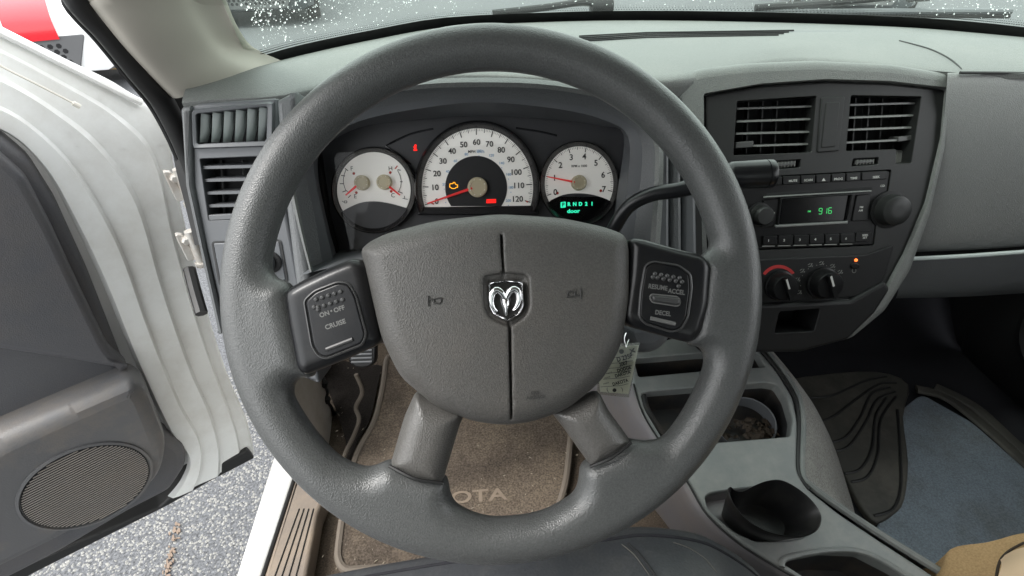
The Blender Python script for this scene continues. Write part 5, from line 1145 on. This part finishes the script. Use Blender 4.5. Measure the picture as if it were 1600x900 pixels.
def basin(hole, depth, mat, name, shrink=.006):
    L = ccw(PK.locs(hole)); mb = MB()
    mb.rings([[PK.w(a, b, -depth) for a, b in inset(L, shrink)], [PK.w(a, b, -depth*.8) for a, b in inset(L, shrink*.5)], [PK.w(a, b, -.01) for a, b in inset(L, -.001)]], cap0=False)
    I = inset(L, shrink); tr = geometry.tessellate_polygon([[Vector((a, b, 0)) for a, b in I]])
    fs = []
    for t in tr:
        A, B, C_ = (Vector((*I[i], 0)) for i in t); fs.append(t if (B-A).cross(C_-A).z > 0 else t[::-1])
    mb.add([PK.w(a, b, -depth) for a, b in I], fs); mb.f = [f for f in mb.f]; return mb.build(name, M[mat], con, smooth=40)
bt_ = basin(tray, .050, 'tray', 'tray_liner'); basin(slot, .045, 'tray', 'front_slot'); basin(well, .022, 'console_side', 'cup_well', .004); basin(binn, .06, 'tray', 'rear_bin')
def rim_tube(pts, r, mat, name, h=.001, closed=True):
    P = [PK.px(u, v, h) for u, v in pts]; P = P+P[:1] if closed else P; mb = MB(); mb.tube(P, r, 8, caps=not closed); return mb.build(name, M[mat], cp)
rim_tube(smooth_path([(1222, 886), (1229, 872), (1290, 860), (1346, 862), (1402, 890), (1472, 940)], 5), .0035, 'console', 'bin_rim', .001, False)
rim_tube(smooth_path([(1188, 545), (1216, 580), (1241, 622), (1248, 662), (1247, 735), (1264, 765)], 5), .0028, 'seal', 'console_seam', -.002, False)
rim_tube(smooth_path([(1190, 541), (1220, 577), (1246, 618), (1254, 660), (1253, 738), (1270, 762), (1318, 797), (1380, 838), (1480, 900)], 5), .005, 'console', 'console_bead', -.006, False)
rim_tube(smooth_path([(990, 600), (1004, 645), (1034, 694), (1071, 748), (1106, 806), (1162, 855), (1242, 903)], 5), .0014, 'seal', 'console_seam', .0, False)
mb = MB()
rim_tube(smooth_path([(1004, 618), (1010, 640), (1030, 672), (1048, 688), (1060, 694)], 5), .006, 'tray', 'tray_guide', -.008, False)
# console sides
mb = MB(); tl = [(985, 545), (985, 590), (1000, 640), (1030, 690), (1068, 745), (1103, 803), (1160, 852), (1240, 900), (1400, 1010)]
bl_ = [(900, 590), (915, 640), (945, 700), (985, 750), (1030, 805), (1065, 850), (1110, 900), (1170, 960), (1290, 1080)]
A = [PK.px(u, v, -.004) for u, v in tl]; Bf = [PF.px(u, v, .004) for u, v in bl_]
grid_surf(mb, [A, [p*.86+q*.14+np.array((-.012, 0, .008)) for p, q in zip(A, Bf)], [p*.45+q*.55+np.array((-.010, 0, .0)) for p, q in zip(A, Bf)], Bf], 4, 4); mb.build('console_side', M['console_side'], con, smooth=70)
mb = MB(); tr_ = [(1182, 540), (1215, 580), (1242, 620), (1250, 660), (1250, 738), (1268, 765), (1316, 800), (1376, 840), (1480, 905)]
br_ = [(1212, 560), (1252, 610), (1290, 668), (1312, 720), (1330, 780), (1345, 830), (1375, 862), (1420, 900), (1520, 980)]
A = [PK.px(u, v, -.006) for u, v in tr_]; Bf = [PF.px(u, v, .002) for u, v in br_]
grid_surf(mb, [A, [p*.7+q*.3+np.array((.012, 0, .004)) for p, q in zip(A, Bf)], Bf], 4, 4, flip=True); mb.build('tunnel_carpet', M['carpet_grey'], truck, smooth=70)
# ring and dry debris lying in the tray
dpl = Plane(PK.px(1160, 672, -.045), PK.n)
mb = MB(); c = dpl.loc(1158, 672); mb.rings([[dpl.w(c[0]+r*math.cos(q), c[1]+r*.8*math.sin(q), h+.012*math.sin(q)) for q in np.linspace(0, 2*math.pi, 44, endpoint=False)] for r, h in ((.047, .0), (.047, .022), (.046, .023), (.0445, .022), (.044, .0))]); can = mb.build('grey_ring', M['dash_smooth'], None); thing1(can, 'plain grey ring lying on edge among debris in the console tray', 'ring')
r_ = random.Random(4); mb = MB()
for k in range(60):
    u, v = 1110+r_.random()*100, 655+r_.random()*30; c = dpl.px(u, v, .004+r_.random()*.010); a = np.array([r_.gauss(0, 1), r_.gauss(0, 1), r_.gauss(0, .3)]); a *= .008*(.4+r_.random())/np.linalg.norm(a); b = np.cross(a, (0, 0, 1)); b *= .5
    z = np.array((0, 0, .003)); mb.add([c-a, c-.3*a-b+z, c+.4*a-b, c+a, c+.4*a+b+z, c-.3*a+b], [(0, 1, 5), (1, 2, 4, 5), (2, 3, 4)])
lf = mb.build('dry_leaves', M['leaf'], None, smooth=0); thing1(lf, 'brown dry leaves crumpled inside the console tray', 'leaves'); lf['kind'] = 'stuff'

# cup holder insert: flared black cup standing in the well
lipc = [(1141, 762, .046), (1148, 768, .040), (1160, 769, .036), (1178, 760, .040), (1200, 752, .046), (1222, 752, .048), (1248, 766, .046), (1270, 786, .044), (1281, 806, .042), (1276, 826, .040), (1256, 837, .038), (1228, 838, .037), (1195, 830, .037), (1165, 812, .038), (1146, 789, .042), (1139, 772, .046)]
Lp_ = smooth_loop([PK.px(u, v, h) for u, v, h in lipc], 4); cb_ = Lp_.mean(0)
bot = [cb_+(p-cb_)*.72-PK.n*((p-PK.o).dot(PK.n)+.017) for p in Lp_]; bot = [p-PK.ex*.004 for p in bot]
oo = [p+(p-cb_)*.03 for p in Lp_]; ii = [p-(p-cb_)*.035 for p in Lp_]; bi = [p-(p-cb_)*.05+PK.n*.006 for p in bot]
mb = MB(); mb.rings([bot, [p*.5+q*.5 for p, q in zip(bot, oo)], oo, [p+PK.n*.0022 for p in Lp_], ii, [p*.5+q*.5 for p, q in zip(bi, ii)], bi][::-1], cap0=True)
cup = mb.build('cup_holder', M['cup'], None, smooth=60); thing1(cup, 'flared black rubber cup holder insert standing in the console well', 'cup holder')

# ================================================================== floor mats
mt = empty('floor_mat', 'dirty brown carpet mat with bound edge under the steering wheel', 'floor mat', tuple(PF.px(740, 750)))
mo = [(536, 893), (525, 872), (531, 820), (543, 752), (556, 705), (584, 660), (596, 610), (604, 550), (880, 545), (895, 620), (893, 690), (886, 755), (872, 800), (862, 855), (700, 882)]
ml = rnd(PF.locs(mo, .016), .03, 5)
mb = MB(); L = ccw(ml); LL = [[PF.w(a, b, .004) for a, b in L], [PF.w(a, b, .016) for a, b in L]]; mb.rings(LL)
gx = np.linspace(L[:, 0].min(), L[:, 0].max(), 44); gy = np.linspace(L[:, 1].min(), L[:, 1].max(), 60)
tr = geometry.tessellate_polygon([[Vector((a, b, 0)) for a, b in L]]); fs = []
for t in tr:
    A, B, C_ = (Vector((*L[i], 0)) for i in t); fs.append(t if (B-A).cross(C_-A).z > 0 else t[::-1])
mb.add([PF.w(a, b, .016) for a, b in L], fs); mb.build('mat_pile', M['mat'], mt, smooth=30)
mb = MB(); P = [PF.w(a, b, .014) for a, b in inset(L, .002)]; mb.tube(P+P[:1], .0065, 8, caps=False); mb.build('bound_edge', M['binding'], mt)
mb = MB(); put_text(mb, 'DAKOTA', PF, 704, 779, 19, .0172, 2, 1.44, .02); lo_ = mb.build('mat_lettering', material('mat_thread', (.23, .18, .135), .9, bump=.6, bscale=900, dist=.001, var=.25, vscale=60), mt, smooth=0)
r_ = random.Random(9); mb = MB()
for k in range(260):
    u, v = r_.uniform(500, 1050), 890-330*r_.random()**1.3; c = PF.px(u, v, .0178); s_ = r_.uniform(.0006, .0018); q = r_.uniform(0, 6.28); a = np.array((math.cos(q), math.sin(q), 0))*s_*r_.uniform(1, 3); b = np.array((-math.sin(q), math.cos(q), 0))*s_*.6
    mb.add([c-a, c-b, c+a, c+b, c+(0, 0, s_*.6)], [(0, 1, 4), (1, 2, 4), (2, 3, 4), (3, 0, 4)])
gr = mb.build('grit', material('grit', (.36, .31, .24), .8, var=.4, vscale=300), None, smooth=0, kind='stuff'); 
pm = empty('passenger_mat', 'blue grey carpet insert lying on the passenger floor', 'floor mat', tuple(PF.px(1500, 780)))
mb = MB(); slab(mb, PF, rnd([(1408, 640), (1440, 615), (1520, 660), (1600, 730), (1720, 850), (1620, 960), (1460, 900), (1360, 850), (1385, 790), (1412, 720)], 12), .001, .008, .003); mb.build('carpet_insert', M['matblue'], pm)
mb = MB(); mb.tube(smooth_path([PF.px(u, v, .01) for u, v in ((1432, 608), (1480, 622), (1540, 668), (1600, 722), (1680, 800))], 5), .012, 8, flat=.5); mb.tube(smooth_path([PF.px(u, v, .01) for u, v in ((1460, 606), (1520, 636), (1580, 690), (1680, 780))], 5), .014, 8, flat=.6); mb.build('raised_edge', M['rubber_mat'], pm)
rm = empty('rubber_mat', 'dark ribbed rubber mat lying crumpled beside the console tunnel', 'rubber mat', tuple(PF.px(1350, 720)))
ro = [(1236, 600), (1280, 585), (1370, 580), (1420, 600), (1412, 650), (1420, 720), (1414, 780), (1398, 802), (1370, 816), (1345, 790), (1318, 740), (1280, 670)]
Lr = ccw(PF.locs(smooth_loop(ro, 3), .012)); mb = MB(); slab(mb, PF, Lr, .001, .012, .004, px=False); mb.build('rubber_sheet', M['rubber_mat'], rm)
for P in ([(1250, 622), (1300, 618), (1350, 596), (1385, 588)], [(1265, 660), (1300, 652), (1340, 622), (1375, 600), (1400, 598)], [(1290, 692), (1320, 684), (1345, 650), (1362, 615), (1390, 605)], [(1296, 705), (1325, 698), (1352, 660), (1370, 625), (1398, 612)], [(1320, 740), (1345, 732), (1362, 700), (1368, 650), (1385, 622)], [(1330, 753), (1355, 745), (1371, 710), (1376, 655), (1400, 620)], [(1366, 806), (1395, 795), (1407, 760), (1406, 700), (1402, 640)]):
    mb = MB(); mb.tube(smooth_path([PF.px(u, v, .0125) for u, v in P], 6), .0028, 6, flat=.7); mb.build('rib', M['seal'], rm)

# ================================================================== seats
st = empty('driver_seat', 'dark vinyl driver seat cushion with dusty stitched seam', 'seat', tuple(at(900, 900, .5)*np.array((1, 1, 0))+np.array((0, 0, .62))))
cr = [(380, 945, .60), (520, 915, .565), (640, 893, .545), (800, 868, .53), (950, 847, .525), (1010, 840, .525), (1085, 848, .525), (1130, 866, .53), (1185, 905, .55), (1230, 960, .58)]
C0 = np.array(G(cr)); ctr = np.array((.02, -.25, 0))
def shift(P, dy, dz, dx=0.0): 
    o = P+np.array((0, dy, dz)); o[:, 0] += dx*np.linspace(-1, 1, len(P)); return o
rows = [shift(C0, .0, -.20, .03), shift(C0, .025, -.07, .02), shift(C0, .022, -.02, .008), C0, shift(C0, -.05, .016, -.012), shift(C0, -.13, .02, -.02), shift(C0, -.30, .0, -.02), shift(C0, -.45, .0, -.02)]
rw = np.random.default_rng(6); rows = rows[:4]+[r+rw.normal(0, .0022, r.shape) for r in rows[4:]]
mb = MB(); SEAT = grid_surf(mb, [list(r) for r in rows], 5, 5, flip=True); mb.build('cushion', M['seat'], st, smooth=75)
mb = MB(); mb.tube(smooth_path(C0+np.array((0, .003, -.001)), 6), .0017, 8); mb.build('piping', M['carpet_dark'], st)
for P_, r_q, mt_ in ([(972, 851), (990, 866), (1005, 885), (1018, 905), (1026, 925)], .0006, 'thread'), ([(981, 850), (999, 866), (1014, 885), (1027, 905), (1035, 925)], .0010, 'seal'), ([(1052, 848), (1075, 856), (1100, 872), (1120, 895)], .0005, 'thread'):
    q_ = [p for p in (surf_hit(SEAT, u, v, .0003) for u, v in P_) if p is not None]
    mb = MB(); mb.tube(smooth_path(q_, 5), r_q, 6); mb.build('seam_stitching', M[mt_], st)
mb = MB(); mb.box((.02, -.27, .70), (.24, 0, 0), (0, .20, 0), (0, 0, .10)); mb.build('seat_base', M['black'], st, smooth=0)
mb = MB(); rows = [[(x, -.62-.05*math.cos((x-.02)*6), .82) for x in np.linspace(-.24, .28, 6)], [(x, -.70-.05*math.cos((x-.02)*6), 1.15) for x in np.linspace(-.24, .28, 6)], [(x, -.80, 1.42) for x in np.linspace(-.2, .24, 6)]]
grid_surf(mb, rows, 3, 3, flip=True); mb.build('backrest', M['seat'], st, smooth=70)
# tan jacket on the passenger seat
cr = [(1425, 945, .66), (1468, 892, .635), (1502, 870, .625), (1555, 854, .615), (1602, 843, .61), (1680, 828, .60), (1780, 830, .60)]
C0 = np.array(G(cr)); rw = np.random.default_rng(2); rows = []
for dy, dz in ((.01, -.16), (.012, -.05), (.005, -.014), (0, 0), (-.05, .004), (-.11, .004), (-.2, .0), (-.3, -.01)):
    rows.append(shift(C0, dy, dz)+rw.normal(0, .0035, C0.shape))
jk = empty('tan_jacket', 'tan canvas jacket lying on the passenger seat', 'jacket', tuple(C0.mean(0)-np.array((0, .1, .05))))
mb = MB(); grid_surf(mb, [list(r) for r in rows], 5, 5, flip=True); mb.build('cloth', M['tan'], jk, smooth=80)
fp = G([(1562, 872, .585), (1600, 855, .585), (1680, 850, .58), (1690, 920, .545), (1600, 925, .545), (1558, 905, .56)])
mb = MB(); rows = [[fp[0], fp[1], fp[2]], [(fp[0]+fp[5])/2+np.array((0, 0, .006)), (fp[1]+fp[4])/2+np.array((0, 0, .012)), (fp[2]+fp[3])/2+np.array((0, 0, .008))], [fp[5], fp[4], fp[3]]]
grid_surf(mb, rows, 5, 5); mb.build('folded_flap', M['tan_light'], jk, smooth=80)
mb = MB(); mb.tube(smooth_path(G([(1556, 905, .565), (1562, 878, .58), (1575, 862, .59), (1600, 848, .60)]), 5), .0014, 6); mb.build('seam', M['leaf'], jk)
mb = MB(); mb.box((.80, -.27, .72), (.25, 0, 0), (0, .2, 0), (0, 0, .11)); mb.build('passenger_seat_base', M['black'], truck, smooth=0)

# ================================================================== stock tag hanging from the ignition key
tg = empty('key_tag', 'pale stock tag in clear sleeve hanging under the right switch pod', 'tag', tuple(at(965, 615, .46)))
pt = Plane(at(968, 578, .465), (-.10, -.80, .50), ex=(.98, .06, .12))
q = [(957, 543), (998, 540), (982, 616), (938, 612), (936, 596)]
mb = MB(); slab(mb, pt, q, -.0004, .0004, 0, back=True); mb.build('paper', M['tag'], tg, smooth=0)
mb = MB(); slab(mb, pt, rnd([(950, 538), (1000, 535), (983, 621), (934, 616), (932, 594)], 2), -.0012, -.0008, 0, back=True); L = pt.locs([(950, 538), (1000, 535), (983, 621), (934, 616), (932, 594)], .001); slab(mb, pt, L, .0008, .0011, 0, px=False); mb.build('clear_sleeve', M['plastic_clear'], tg, smooth=0)
ik = MB()
for s_, u, v, hp_ in (('D 235P', 976, 559, 7), ('2007', 974, 568.5, 5.6), ('DODGE', 975, 576.8, 5.2), ('DAKOTA', 973, 584.6, 5), ('DAKOTA', 969, 597.5, 5)): put_text(ik, s_, pt, u, v, hp_, .0006, 8, .82, .035)
for v in (557, 566, 573.5, 581, 590, 602): strip(ik, pt, [(952-(v-557)*.3, v+2.5), (970, v+.5), (993-(v-545)*.2, v-2.5)], .6, .0006)
for u, v in ((952, 583), (949, 590), (947, 599)): put_text(ik, 'MAKE', pt, u, v, 2.4, .0006, 8, 1.0)
ik.lathe(pt, *pt.loc(971, 549, 0), [(.0022, .0004), (.0020, .0007)], n=12); put_text(ik, 'X', pt, 988, 548.5, 6, .0006, 8, 1.3, .05)
ik.lathe(pt, *pt.loc(960, 609.5, 0), [(.0018, .0004), (.0016, .0007)], n=12); put_text(ik, '(', pt, 949, 609, 6, .0006, 8); put_text(ik, ')', pt, 972, 608, 6, .0006, 8)
ik.build('handwriting', M['ink'], tg, smooth=0)
mb = MB(); P = smooth_path(G([(978, 543, .462), (975, 530, .464), (979, 519, .468), (986, 514, .472), (986, 522, .472), (981, 534, .466), (978, 543, .462)]), 5); mb.tube(P, .0006, 8); mb.build('wire_loop', M['steel'], tg)
